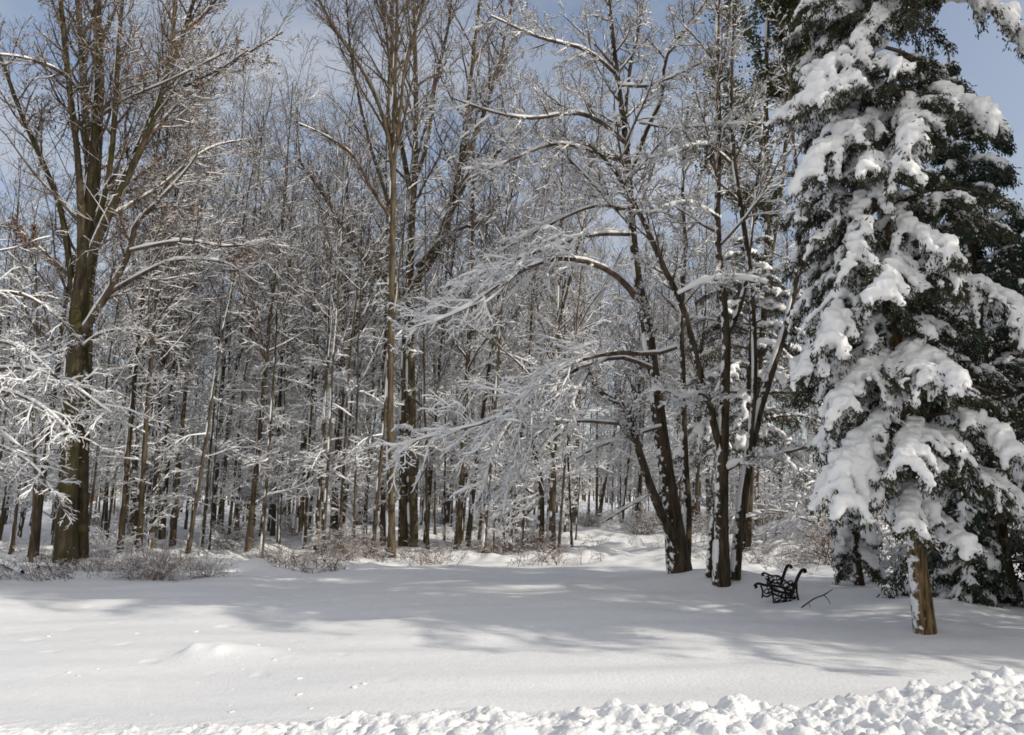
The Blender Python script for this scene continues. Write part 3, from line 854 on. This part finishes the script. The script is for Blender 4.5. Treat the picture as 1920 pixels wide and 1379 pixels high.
# the snow-plastered stub
def stub():
    r = np.random.default_rng(77)
    b_ = ground_hit(596, 1000)
    P, R = traced([(592, 1002, 13), (594, 960, 13), (598, 920, 13), (596, 880, 11), (590, 850, 8)], b_[1], 0, 14)
    loc = b_
    root = thing('tree_stub', loc, 'dead tree stub plastered white with snow, right of the thick cluster trunks', 'stub')
    g = Geo(); tube(g, (P - loc)[None], R[None] * .85, 9, .06, r); link('trunk', g.mesh('trunk', M_BARK), root)
    g = Geo()
    snow_tube(g, (P - loc + np.array([0.0, -0.03, 0]))[None], R[None] * 1.05, .05, 9, r, patch=.0, m0=0.0, wind=1.2)
    a = spawn(P[None], R[None], 9, .2, 1, math.radians(70), .18, 5, r, up=-.9, rmin=.02)
    tube(g, a[0] - loc, a[1] * 1.6, 5, .1, r)
    link('snow', g.mesh('snow', M_SNOW), root)
stub()

# ------------------------------------------------------------------ conifers
def ico(sub=2):
    import bmesh
    bm = bmesh.new(); bmesh.ops.create_icosphere(bm, subdivisions=sub, radius=1.0)
    V = np.array([v.co[:] for v in bm.verts]); F = np.array([[v.index for v in f.verts] for f in bm.faces]); bm.free()
    return V, F
ICO_V, ICO_F = ico(1)
def blob_mesh(C, Rx, name, voxel, r):
    """snow: many soft lumps merged into one skin"""
    n = len(C)
    jit = 1 + 0.16 * r.standard_normal((n, len(ICO_V), 1))
    V = C[:, None] + ICO_V[None] * jit * Rx[:, None]
    F = ICO_F[None] + (np.arange(n) * len(ICO_V))[:, None, None]
    me = make_mesh(name, V.reshape(-1, 3), F.reshape(-1, 3), M_SNOW)
    o = bpy.data.objects.new('tmp', me); COL.objects.link(o)
    m = o.modifiers.new('r', 'REMESH'); m.mode = 'VOXEL'; m.voxel_size = voxel; m.use_smooth_shade = True
    s = o.modifiers.new('s', 'SMOOTH'); s.factor = 0.5; s.iterations = 2
    dg = bpy.context.evaluated_depsgraph_get()
    out = bpy.data.meshes.new_from_object(o.evaluated_get(dg))
    out.name = name
    bpy.data.objects.remove(o)
    bpy.data.meshes.remove(me)
    nv = len(out.vertices)
    co = np.empty(nv * 3, np.float32); no = np.empty(nv * 3, np.float32)
    out.vertices.foreach_get('co', co); out.vertices.foreach_get('normal', no)
    co, no = co.reshape(-1, 3), no.reshape(-1, 3)
    h = 0
    for wl, am in ((.16, .30), (.075, .16), (.04, .10)):
        q = 0
        for _ in range(6):
            kv = r.normal(0, 1, 3); kv *= 6.283 / (wl * r.uniform(.7, 1.4)) / np.linalg.norm(kv)
            q = q + np.sin(co @ kv + r.uniform(0, 6.28))
        h = h + q / 2.4 * am
    co = co + no * (h * voxel)[:, None]
    out.vertices.foreach_set('co', co.astype(np.float32).ravel()); out.update()
    if not out.materials: out.materials.append(M_SNOW)
    out.polygons.foreach_set('use_smooth', np.ones(len(out.polygons), bool))
    return out

def conifer(name, loc, H, r0, Rmax, z_low, seed, label, foliage, snow=1.0, whorl=0.27, per=5, voxel=.03, leafn=30, tilt=(0, 0), extra=None, droop=1.0, ragged=.35, snow_h=(0.0, 1.0), leaf_s=1.0, taper=.75, blob=1.0, lee=0.0, bark=None, gaps=.06):
    """conifer > trunk, branches, foliage, snow.  Boughs are springing from the trunk in whorls, bowed down by the snow"""
    r = np.random.default_rng(seed)
    loc = np.asarray(loc, float)
    n = 16
    z = np.linspace(0, 1, n)
    TP = np.stack([tilt[0] * z * H + np.cumsum(r.normal(0, .012, n)), tilt[1] * z * H + np.cumsum(r.normal(0, .012, n)), z * H], 1)
    TP[0, :2] = 0; TP[0, 2] = -.12
    TR = r0 * (1 - .93 * z) + .008
    TR[0] *= 1.15
    root = thing(name, loc, label, 'tree')
    g = Geo(); tube(g, TP[None], TR[None], 18, .045, r)
    link('trunk', g.mesh('trunk', bark or M_PINE), root)
    bp, brd, amount = [], [], []
    h = z_low
    while h < H * .985:
        f = (h - z_low) / (H - z_low)
        Lr = Rmax * (1 - f) ** taper * (0.80 + .25 * min(1, f * 6))
        a0 = r.uniform(0, 6.28)
        for j in range(per):
            a = a0 + j * 6.283 / per + r.normal(0, .3)
            if r.random() < .12 + .3 * lee * max(0.0, math.cos(a)): continue
            L = max(.25, Lr * r.uniform(1 - ragged, 1 + ragged * .8))
            el = math.radians(r.uniform(2, 28)) + .35 * f
            d = np.array([math.cos(a) * math.cos(el), math.sin(a) * math.cos(el), math.sin(el)])
            p = np.array([np.interp(h, TP[:, 2], TP[:, 0]), np.interp(h, TP[:, 2], TP[:, 1]), h + r.normal(0, .06)])
            q = [p]
            for s in range(1, 9):
                d = d + np.array([0, 0, -.135 * droop * (1 - .35 * lee * max(0.0, math.cos(a))) * (.55 + s * .10)]); d = d / np.linalg.norm(d)
                d = d + r.normal(0, .045, 3)
                p = p + d / np.linalg.norm(d) * (L / 8)
                q.append(p)
            bp.append(np.array(q)); brd.append(np.linspace(.012 + .012 * L, .006, 9))
            am = snow * r.choice([0.0, .45, .8, 1.15], p=[.16, .2, .34, .30])
            am *= 1 + .45 * lee * (-math.cos(a + .35)) - .25 * lee
            if not (snow_h[0] <= f <= snow_h[1]): am *= .4
            amount.append(am)
        h += whorl * r.uniform(.75, 1.25)
    if extra:
        for pts_, am in extra:
            s = smooth_path(np.array(pts_) - loc, 9)
            bp.append(s); brd.append(np.linspace(.03, .007, 9)); amount.append(am * .95)
    BP, BR, AM = np.stack(bp), np.stack(brd), np.array(amount)
    nb = len(BP)
    k2 = 9
    S2 = spawn(BP, BR, k2, .22, 1.0, math.radians(48), .34, 6, r, up=-.75 * droop, wob=.10, rad=.6, rmin=.004, flat=.28, tipw=.55)
    S3 = spawn(S2[0], S2[1], 4, .2, 1.0, math.radians(46), .5, 4, r, up=-.7 * droop, wob=.14, rad=.7, rmin=.003, flat=.5)
    g = Geo()
    tube(g, BP, BR, 5); tube(g, *S2, 3); tube(g, *S3, 3)
    link('branches', g.mesh('branches', M_TWIG), root)
    # foliage sprays
    g = Geo()
    src = np.concatenate([S3[0].reshape(-1, 3), S2[0][:, 1:].reshape(-1, 3), BP[:, 4:].reshape(-1, 3)])
    drc = np.concatenate([tangents(S3[0]).reshape(-1, 3), tangents(S2[0])[:, 1:].reshape(-1, 3), tangents(BP)[:, 4:].reshape(-1, 3)])
    want = int(leafn * 1000)
    ix = r.integers(0, len(src), want)
    C = src[ix] + r.normal(0, .030, (want, 3)) * leaf_s + np.array([0, 0, -.018])
    D = nrm(drc[ix] * .8 + r.normal(0, .55, (want, 3)) + np.array([0, 0, -.42 * droop]))
    quads(g, C, D, r.uniform(.012, .026, want) * leaf_s, r.uniform(.035, .085, want) * leaf_s, r)
    link('foliage', g.mesh('foliage', foliage, smooth=False), root)
    # snow
    if snow > 0:
        cs, rs = [], []
        am2 = None
        a_b = np.repeat(AM, 1)
        def put(P, amt, rad0, rad1, m):
            if len(P) == 0: return
            n0 = P.shape[1]
            f = np.linspace(0, n0 - 1, m); i = np.minimum(f.astype(int), n0 - 2); w = (f - i)[None, :, None]
            Q = P[:, i] * (1 - w) + P[:, i + 1] * w
            s = np.linspace(0, 1, m)[None, :]
            rad = (rad0 * (1 - s) + rad1 * s) * np.sqrt(amt)[:, None] * r.uniform(.75, 1.25, (len(P), m))
            rad = rad * (np.repeat(r.uniform(.7, 1.2, len(P)), 1)[:, None])
            keep = (amt[:, None] > .2) & (rad > voxel * .8) & (r.random(rad.shape) > gaps)
            c = Q + np.array([0, 0, 1]) * (rad * .45)[..., None]
            cs.append(c[keep]); rr = rad[keep]
            rs.append(np.stack([rr * 1.12, rr * 1.12, rr * .82], 1))
        # branch amounts follow down to the side sprays (spawn keeps order when drop = 0)
        a2 = np.repeat(AM, k2) * r.uniform(.6, 1.25, nb * k2)
        a3 = np.repeat(a2, 4) * r.uniform(.3, 1.1, nb * k2 * 4)
        put(BP[:, 2:], AM, .105 * blob, .085 * blob, 12)
        put(S2[0], a2, .102 * blob, .05 * blob, 9)
        put(S3[0], a3, .062 * blob, .035 * blob, 5)
        C, R3 = np.concatenate(cs), np.concatenate(rs)
        link('snow', blob_mesh(C, R3, 'snow', voxel, r), root)
    return root

def px_bough(Y, pts, dy=0.0):
    m = len(pts)
    return [at(a, b_, Y + dy * i / (m - 1)) for i, (a, b_) in enumerate(pts)]

pb = ground_hit(1735, 1186)
Yp = pb[1]
big = [
 (px_bough(Yp, [(1715, 110), (1660, 88), (1600, 92), (1545, 130), (1518, 190)], -.9), 1.5),
 (px_bough(Yp, [(1720, 20), (1690, 8), (1655, 15), (1640, 50)], -.6), 1.2),
 (px_bough(Yp, [(1715, 20), (1770, -5), (1850, 10), (1910, 50), (1945, 90)], -.7), 1.5),
 (px_bough(Yp, [(1722, 165), (1760, 172), (1820, 195), (1870, 235)], -1.0), 1.5),
 (px_bough(Yp, [(1715, 230), (1660, 218), (1600, 240), (1545, 285), (1520, 330)], -1.0), 1.5),
 (px_bough(Yp, [(1715, 190), (1700, 195), (1702, 230), (1712, 265)], -1.2), 1.1),
 (px_bough(Yp, [(1715, 275), (1695, 270), (1688, 290), (1690, 312)], -1.2), 1.1),
 (px_bough(Yp, [(1712, 350), (1650, 335), (1610, 380), (1600, 450), (1598, 500)], -.9), 1.2),
 (px_bough(Yp, [(1715, 410), (1690, 398), (1700, 430), (1760, 450), (1790, 475)], -1.3), 1.3),
 (px_bough(Yp, [(1715, 470), (1690, 478), (1670, 510), (1655, 560)], -1.4), 1.6),
 (px_bough(Yp, [(1715, 510), (1650, 490), (1590, 530), (1562, 600), (1556, 640)], -1.0), 1.5),
 (px_bough(Yp, [(1735, 520), (1800, 530), (1870, 550), (1920, 590), (1940, 630)], -1.1), 1.5),
 (px_bough(Yp, [(1718, 640), (1720, 650), (1760, 680), (1800, 715)], -1.4), 1.4),
 (px_bough(Yp, [(1715, 640), (1640, 600), (1560, 640), (1512, 700)], -.7), 1.3),
 (px_bough(Yp, [(1715, 690), (1650, 670), (1600, 720), (1575, 770)], -1.0), 1.3),
 (px_bough(Yp, [(1718, 800), (1660, 800), (1605, 830), (1580, 890), (1590, 950)], -1.2), 1.7),
 (px_bough(Yp, [(1720, 800), (1715, 800), (1710, 830), (1690, 870)], -1.4), 1.4),
 (px_bough(Yp, [(1735, 780), (1800, 775), (1870, 810), (1905, 850)], -1.1), 1.3),
 (px_bough(Yp, [(1722, 930), (1715, 925), (1705, 945), (1700, 985)], -1.0), 1.2),
 (px_bough(Yp, [(1738, 960), (1760, 975), (1790, 1000), (1815, 1025)], -.9), 1.1),
 (px_bough(Yp, [(1740, 880), (1820, 880), (1890, 920), (1930, 970)], -.6), 1.2),
]
conifer('conifer_tree', pb, 12.6, .108, 1.26, 2.1, 61, 'big conifer with a bare shaggy lower trunk, its boughs bent under thick snow', M_NEEDLE, snow=.95, whorl=.25, per=6, voxel=.021, leafn=250, tilt=(-.012, 0), extra=big, droop=1.4, ragged=.42, taper=.34, lee=1.0, blob=.87, gaps=.13)

p = ground_hit(1612, 1098)
conifer('conifer_tree', p, 6.3, .075, 0.60, .35, 62, 'small snow-choked conifer between the bench and the big conifer', M_NEEDLE, snow=1.25, whorl=.24, per=5, voxel=.028, leafn=42, droop=1.7, blob=.85, bark=M_MAPLE)
p = ground_hit(1396, 1030)
conifer('conifer_tree', p, 9.0, .13, 2.4, 3.0, 63, 'conifer behind the maple clump with drooping snowy boughs', M_NEEDLE, snow=.75, whorl=.40, per=5, voxel=.045, leafn=80, droop=1.0, taper=.5, bark=M_MAPLE, tilt=(.06, 0))
p = ground_hit(1885, 1128)
conifer('spruce_tree', p, 9.5, .17, 2.2, .25, 64, 'dark drooping spruce in the shade at the right border', M_SPRUCE, snow=.33, whorl=.33, per=6, voxel=.045, leafn=120, droop=1.5, leaf_s=1.3, bark=M_MAPLE)
p = ground_hit(1808, 1128)
conifer('spruce_tree', p, 3.0, .06, .8, .12, 65, 'low young spruce just behind the bare trunk of the big conifer', M_SPRUCE, snow=.5, whorl=.22, per=5, voxel=.035, leafn=45, droop=1.5, bark=M_MAPLE)

# evergreen leaves climbing in the tree behind the maples
def ivy_tree():
    r = np.random.default_rng(66)
    foot = ground_hit(1402, 1020)
    Y = foot[1]
    stems = [traced([(1402, 1022, 13), (1412, 800, 12), (1432, 600, 11), (1440, 400, 10), (1436, 200, 8), (1440, 0, 6), (1442, -160, 3)], Y, 0, 16),
             traced([(1444, 500, 8), (1465, 350, 8), (1480, 200, 6), (1500, 60, 4), (1515, -60, 2)], Y, -.6, 16)]
    SPb, SRb = batch(stems)
    L1 = spawn(SPb, SRb, 20, .45, .98, math.radians(60), .16, 7, r, up=.2, rad=.4, rmin=.008, rmax=.03)
    L2 = spawn(*L1, 7, .15, 1, math.radians(48), .45, 5, r, up=.1, rad=.6, rmin=.005)
    root = finish_tree('ivy_clad_tree', foot, stems, [], [L1, L2], 'tall tree with dark evergreen leaves round its top, left of the big conifer', 'tree', M_BARK, S=(.06, .05, .035), r=r)
    src = np.concatenate([L2[0].reshape(-1, 3), L1[0].reshape(-1, 3)]); src = src[src[:, 2] > foot[2] + 8.2]
    want = 52000
    C = src[r.integers(0, len(src), want)] + r.normal(0, .12, (want, 3))
    f = w2(C[:, 0] * 1.6, C[:, 2] * 1.6)
    C = C[f > -.55]
    D = nrm(r.normal(0, 1, C.shape) + np.array([0, 0, -.5]))
    g = Geo(); quads(g, C - foot, D, r.uniform(.05, .09, len(C)), r.uniform(.07, .14, len(C)), r)
    link('foliage', g.mesh('foliage', M_EVER, smooth=False), root)
ivy_tree()

# conifers beside the road, right of the picture: their shadows lie over the lawn
for x, y, H, sd, lab in ((11.0, 7.7, 18.0, 67, 'tall snowy conifer by the road, right of the big conifer, nearest the snow bank'),
                         (14.0, 9.6, 12.0, 68, 'tall snowy conifer outside the right border, second from the road'),
                         (17.0, 4.4, 13.0, 69, 'tall snowy conifer farthest to the right beside the road'),
                         (18.0, 10.5, 12.0, 70, 'tall snowy conifer outside the right border, farthest from the road')):
    near_ = sd == 67
    conifer('conifer_tree', (x, y, float(ground_z(x, y))), H, .2, 3.0 if near_ else 2.6, .6, sd, lab, M_NEEDLE, snow=.6 if near_ else .45, whorl=.42, per=6, voxel=.07, leafn=100 if near_ else 45, leaf_s=1.8 if near_ else 1.6, taper=.32 if near_ else .75)

# ------------------------------------------------------------------ bench
def bench():
    Z = lambda a, b_: (1380 + a / 9.6, 1020 + b_ / 9.6)
    foot = ground_hit(1466, 1131)
    root = thing('garden_bench', foot, 'black cast-iron bench with scrolled ends half buried in snow under the trees', 'bench')
    def frame(curves, circles, Y0, yaw, cx):
        g = Geo()
        def pt(a, b_):
            px, py = Z(a, b_)
            p0 = at(px, py, Y0)
            return at(px, py, Y0 + math.tan(yaw) * (p0[0] - cx))
        for c, rad in curves:
            pts_ = [list(pt(*q)) for q in c]
            s = smooth_path(pts_, 26)
            # bars are broader across the bench than they are thick
            g2 = Geo(); tube(g2, s[None], np.full((1, 26), rad), 8)
            V = g2.v[0]
            ctr = np.repeat(s, 8, 0)
            V = ctr + (V - ctr) * np.array([1, 1.5, 1])
            g.add(V, g2.f[0])
            for e in (s[0], s[-1]):
                g.add(e + ICO_V * rad, np.concatenate([ICO_F, ICO_F[:, :1]], 1))
        for a, b_, q, rad in circles:
            t = np.linspace(0, 6.2832 * 1.25, 24)
            sp = q * np.linspace(1.0, .45, 24)
            pts_ = np.array([pt(a + s_ * math.cos(v), b_ + s_ * math.sin(v) * .85) for s_, v in zip(sp, t)])
            tube(g, pts_[None], np.full((1, 24), rad), 6)
        V = np.concatenate(g.v) - foot
        F = np.concatenate(g.f)
        link('end_frame', make_mesh('end_frame', V, F, M_IRON), root)
    Y0 = foot[1] + .05
    cx = foot[0]
    frame([([(985, 960), (1020, 860), (1060, 740), (1105, 620), (1150, 530), (1195, 470), (1235, 465), (1255, 490), (1235, 508)], .024),
           ([(1020, 880), (900, 800), (800, 775), (650, 755), (520, 745), (430, 718), (370, 722), (335, 760), (350, 790), (372, 770)], .020),
           ([(450, 760), (476, 830), (482, 900), (470, 965)], .014),
           ([(1090, 690), (1092, 850), (1105, 930), (1122, 1012)], .015),
           ([(675, 1052), (780, 1068), (870, 1052), (1010, 1050)], .016),
           ([(480, 925), (560, 952), (650, 905), (668, 960), (680, 1060)], .013),
           ([(640, 800), (740, 850), (860, 880), (1000, 900)], .020),
           ([(640, 880), (760, 935), (880, 972), (1060, 960)], .016),
           ([(640, 760), (650, 850), (665, 930)], .018),
           ([(880, 800), (890, 900), (900, 1050)], .016)],
          [(560, 855, 62, .010), (1025, 950, 62, .010), (745, 1005, 52, .009), (840, 1005, 48, .009), (945, 1005, 48, .009), (720, 830, 50, .009), (800, 905, 50, .009),
           (925, 900, 52, .009), (905, 745, 70, .010), (985, 700, 58, .010), (950, 810, 52, .009), (590, 790, 42, .008), (1020, 860, 45, .008)], Y0, .25, cx)
    frame([([(780, 770), (820, 690), (850, 590), (880, 500), (915, 415), (960, 388), (1000, 408), (985, 428)], .024),
           ([(880, 660), (760, 580), (650, 580), (570, 545), (510, 525), (462, 545), (470, 572), (500, 562)], .015),
           ([(575, 560), (590, 640), (560, 720), (520, 735)], .012),
           ([(540, 640), (640, 690), (760, 720), (840, 740)], .012)],
          [(645, 635, 52, .009), (715, 680, 50, .009), (590, 690, 42, .008), (760, 620, 44, .008), (660, 730, 44, .008), (560, 610, 34, .007)], Y0 + .75, .5, cx)
    # the two rails that tie the ends together, below the snow-free seat
    g = Geo()
    for (a, b_), (c, d) in (((760, 700), (900, 860)), ((640, 720), (700, 850)), ((840, 640), (1010, 760))):
        p, q = at(*Z(a, b_), Y0 + .75), at(*Z(c, d), Y0)
        tube(g, np.linspace(p, q, 6)[None], np.full((1, 6), .016), 8)
    V = np.concatenate(g.v) - foot
    link('rail', make_mesh('rail', V, np.concatenate(g.f), M_IRON), root)
bench()

def fallen(name, lines, label, cat, mat, S=0.0, sides=7, seed=1, Y=None, lift=0.0):
    r = np.random.default_rng(seed)
    P0 = []
    for pts_ in lines:
        rows = []
        Yd = Y
        for px, py, w in pts_:
            p = ground_hit(px, py) if Y is None else at(px, py, Y)
            rows.append([p[0], p[1], p[2] + lift, .5 * w / FPX * math.hypot(p[0], p[1])])
        P0.append(smooth_path(rows, 12))
    loc = P0[0][0, :3]
    root = thing(name, loc, label, cat)
    g, sg = Geo(), Geo()
    for s in P0:
        tube(g, (s[:, :3] - loc)[None], s[:, 3][None], sides, .05, r)
        if S: snow_tube(sg, (s[:, :3] - loc)[None], s[:, 3][None], S, 6, r, patch=.1)
    link('wood', g.mesh('wood', mat), root)
    if S: link('snow', sg.mesh('snow', M_SNOW), root)
Z = lambda a, b_, w: (1380 + a / 9.6, 1020 + b_ / 9.6, w)
yb = ground_hit(1503, 1141)[1]
fallen('fallen_branch', [[Z(1180, 1160, 2.6), Z(1310, 1065, 2.4), Z(1450, 980, 2.2), Z(1590, 930, 2.0), Z(1740, 830, 1.2)], [Z(1590, 940, 1.5), Z(1660, 1020, 1.2), Z(1700, 1105, 1.0)], [Z(1310, 1070, 1.4), Z(1340, 1155, 1.0)]],
       'forked bare branch sticking out of the snow right of the bench', 'branch', M_LOG, 0, 6, 2, Y=yb, lift=.01)
fallen('fallen_log', [[(-12, 1062, 6), (12, 1068, 7), (30, 1078, 6), (42, 1084, 5)], [(0, 1058, 3), (20, 1058, 3), (33, 1066, 3), (36, 1078, 3)]], 'dark bent log at the left border, in front of the mossy oak', 'log', M_LOG, .04, 7, 3, lift=.10)
fallen('fallen_log', [[(72, 1068, 4), (84, 1067, 5), (97, 1069, 4)]], 'short dark log showing through the snow at the foot of the mossy oak', 'log', M_LOG, .03, 7, 4, lift=.06)
fallen('fallen_branch', [[(104, 1058, 3), (122, 1062, 3), (140, 1070, 2)]], 'thin branch lying in the snow before the mossy oak', 'branch', M_LOG, .03, 7, 5, lift=.05)
fallen('fallen_log', [[(550, 1054, 5), (568, 1050, 7), (588, 1047, 4)]], 'sunlit brown log in the brush below the snow-plastered stub', 'log', M_STALK, .02, 8, 6, lift=.10)
fallen('fallen_branch', [[(696, 1036, 3), (716, 1044, 3), (738, 1051, 3)]], 'dark branch lying at the foot of the straight tan trunk', 'branch', M_LOG, .015, 6, 7, lift=.12)
y0 = ground_hit(962, 985)[1]
fallen('leaning_pole', [[(958, 985, 5), (985, 965, 5), (1012, 940, 4)]], 'snow-topped dead pole leaning behind the broken-topped trunk', 'dead pole', M_LOG, .07, 7, 8, Y=y0)
y0 = ground_hit(1128, 985)[1]
fallen('leaning_pole', [[(1126, 982, 5), (1165, 958, 5), (1212, 930, 3)]], 'snow-topped dead pole slanting behind the leaning maple', 'dead pole', M_LOG, .07, 7, 9, Y=y0)

# ------------------------------------------------------------------ shrubs and undergrowth
def shrub_proto(seed, H, k, mat, S):
    r = np.random.default_rng(seed)
    root = link('shrub', None)
    k0 = k
    a = r.uniform(0, 6.28, k0); e = r.uniform(.5, 1.4, k0)
    d = np.stack([np.cos(a) * np.cos(e), np.sin(a) * np.cos(e), np.sin(e)], 1)
    n = 7
    P = np.empty((k0, n, 3)); P[:, 0] = np.stack([r.normal(0, .15, k0), r.normal(0, .15, k0), np.full(k0, -.05)], 1)
    L = H * r.uniform(.6, 1.25, k0)
    for i in range(1, n):
        d = nrm(d + np.array([0, 0, -.17]) + r.normal(0, .1, (k0, 3)))
        P[:, i] = P[:, i - 1] + d * (L / (n - 1))[:, None]
    R = np.linspace(.009, .004, n)[None] * np.ones((k0, 1))
    B = spawn(P, R, 8, .2, 1, math.radians(50), .35, 5, r, up=-.2, wob=.18, rad=.8, rmin=.0035)
    Cc = spawn(*B, 4, .2, 1, math.radians(50), .5, 4, r, up=-.2, wob=.2, rad=.9, rmin=.003)
    g, sg = Geo(), Geo()
    for (q, w), s in (((P, R), 4), (B, 3), (Cc, 3)):
        tube(g, q, w, s); snow_tube(sg, q, w, S, 3, r, patch=.62, m0=.5, wind=.3)
    link('stems', g.mesh('stems', mat), root)
    link('snow', sg.mesh('snow', M_SNOW), root)
    return root
SHR = [shrub_proto(91, 1.3, 34, M_STALK, .004), shrub_proto(92, 1.1, 30, M_STALK, .009), shrub_proto(93, 1.5, 26, M_TWIG, .022)]
SUSED = [False] * 3
def place_shrub(i, px, py, sc, label, group=None, rz=0.0, pos=None):
    root = SHR[i]
    if SUSED[i]:
        new = root.copy(); COL.objects.link(new)
        for c in list(root.children):
            d = c.copy(); d.parent = new; COL.objects.link(d)
    else: new = root; SUSED[i] = True
    p = ground_hit(px, py) if pos is None else pos
    if pos is None and px < 1100: sc *= .62
    new.location = p; new.scale = (sc, sc, sc); new.rotation_euler = (0, 0, rz)
    for kk in ('group',):
        if kk in new: del new[kk]
    tag(new, label, 'shrub', group)
for i, px, py, sc, lab in [
 (1, 255, 1085, 1.0, 'snowy left half of the brush clump right of the mossy oak'),
 (0, 300, 1088, 1.05, 'reddish right half of the brush clump right of the mossy oak'),
 (1, 392, 1082, .9, 'low snowy shrub below the close pair of thin trunks'),
 (2, 425, 1030, 1.15, 'white snow-choked thicket behind the lone slim dark tree'),
 (0, 500, 1060, .8, 'thin reddish bush beside the lone slim dark tree'),
 (0, 650, 1052, 1.0, 'reddish tangle of stems left of the straight tan trunk'),
 (2, 628, 1045, .8, 'snowy arching bush at the foot of the pale brown forked tree'),
 (0, 690, 1040, .9, 'rusty bush touching the foot of the straight tan trunk'),
 (0, 948, 1035, 1.1, 'brown brush patch left of the broken-topped trunk'),
 (1, 985, 1020, .8, 'frosted brush right behind the brown brush patch'),
 (0, 910, 1040, .8, 'dry brown stalks below the drooping maple spray'),
 (1, 1200, 1000, 1.2, 'round snowy shrub at the back of the clearing'),
 (0, 1430, 1005, 1.35, 'rust-brown bush right behind the maple clump'),
 (1, 1540, 992, 2.3, 'broad snowy shrub on the sunny bank behind the bench'),
 (2, 1590, 1010, 2.1, 'snow-laden shrub between the sunny bank and the small conifer'),
 (0, 1560, 1058, 1.2, 'reddish scrub on the lower slope of the sunny bank'),
 (2, 1462, 966, 2.0, 'tall snowy thicket at the left end of the sunny bank, behind the leaning maple stem'),
 (2, 1512, 960, 2.3, 'tallest snowy thicket on the top of the sunny bank behind the bench'),
 (1, 1572, 962, 2.4, 'snowy thicket on the sunny bank beside the small conifer'),
 (2, 1660, 1085, 1.0, 'snowy twigs behind the big conifer, left of its trunk')]:
    place_shrub(i, px, py, sc, lab, None, random.Random(px).uniform(0, 6.28))
sr = np.random.default_rng(14)
c = 0
while c < 55:
    Y = 21 + 32 * sr.random(); X = sr.uniform(-.72, .72) * Y
    px = 960 + X / Y * FPX
    if 1060 < px < 1250 and Y < 33: continue
    z = float(ground_z(X, Y))
    place_shrub(int(sr.choice([0, 1, 2, 2])), 0, 0, sr.uniform(.45, .95), 'snow-covered bush growing between the trunks inside the wood', 'bushes inside the wood', sr.uniform(0, 6.28), (X, Y, z))
    c += 1

def undergrowth():
    r = np.random.default_rng(15)
    n = 7000
    X = r.uniform(-16, 11, n)
    Y = edge_y(X) + r.gamma(1.6, 2.0, n) + .25
    keep = (np.abs(X / Y) < .75) & ((w2(X * .8, Y * .8) + w1(X, Y)) > .35) & ~((X > 1.3) & (X < 4.6) & (Y < 24) & (r.random(n) < .93)) & ~((X > 4.6) & (r.random(n) < .6))
    X, Y = X[keep], Y[keep]; n = len(X)
    z = ground_z(X, Y)
    h = r.uniform(.12, .6, n)
    a = r.uniform(0, 6.28, n)
    d = nrm(np.stack([np.cos(a) * .5, np.sin(a) * .5, r.uniform(.4, 1.2, n)], 1))
    P = np.empty((n, 5, 3)); P[:, 0] = np.stack([X, Y, z - .04], 1)
    for i in range(1, 5):
        d = nrm(d + np.array([0, 0, -.16]) + r.normal(0, .16, (n, 3)))
        P[:, i] = P[:, i - 1] + d * (h / 4)[:, None]
    R = np.linspace(.006, .003, 5)[None] * r.uniform(.7, 1.4, (n, 1))
    B = spawn(P, R, 3, .3, 1, math.radians(48), .45, 4, r, up=0, rad=.8, rmin=.003)
    g, sg = Geo(), Geo()
    tube(g, P, R, 3); tube(g, *B, 3)
    snow_tube(sg, P, R, .006, 3, r, patch=.8, m0=.6, wind=.3); snow_tube(sg, *B, .006, 3, r, patch=.8, m0=.6, wind=.3)
    f1, f2 = np.concatenate(g.f), np.concatenate(sg.f) + g.n
    me = make_mesh('undergrowth', np.concatenate(g.v + sg.v), np.concatenate([f1, f2]), [M_STALK, M_SNOW], np.concatenate([np.zeros(len(f1)), np.ones(len(f2))]))
    tag(link('undergrowth', me), 'dry reddish stalks poking through the snow along the edge of the wood', 'undergrowth', kind='stuff')
undergrowth()

def snow_clods():
    """loose crumbs of ploughed snow along the far edge of the bank, and lumps dropped on the lawn"""
    r = np.random.default_rng(19)
    g = Geo()
    V1, F1 = ico(2)
    n = 240
    for _ in range(n):
        if r.random() < .62:
            x, y = r.uniform(-4.6, 5.4), r.uniform(4.4, 6.0)
            i, j = int((x + 5.2) / .011), int((y - 3.6) / .011)
            z = BZ[j, i]; rad = r.uniform(.018, .055)
        else:
            y = r.uniform(6.3, 10); x = -r.uniform(.15, .68) * y + r.normal(0, .3)
            if r.random() < .6: continue
            z = float(ground_z(x, y)) - .006; rad = r.uniform(.010, .026)
        s = nrm(V1 + .0) * (1 + .28 * np.sin(V1 @ r.normal(0, 2.6, 3) + r.uniform(0, 6))[:, None] + .2 * np.sin(V1 @ r.normal(0, 5, 3))[:, None] + .05 * r.standard_normal((len(V1), 1)))
        g.add(np.array([x, y, z + rad * .1]) + s * rad * np.array([1.3, 1, .6]), np.concatenate([F1, F1[:, :1]], 1))
    V = np.concatenate(g.v); F = np.concatenate(g.f)[:, :3]
    tag(link('snow_clods', make_mesh('snow_clods', V, F, M_PLOUGH)), 'loose clods of snow on the ploughed bank', 'snow clods', kind='stuff')
snow_clods()
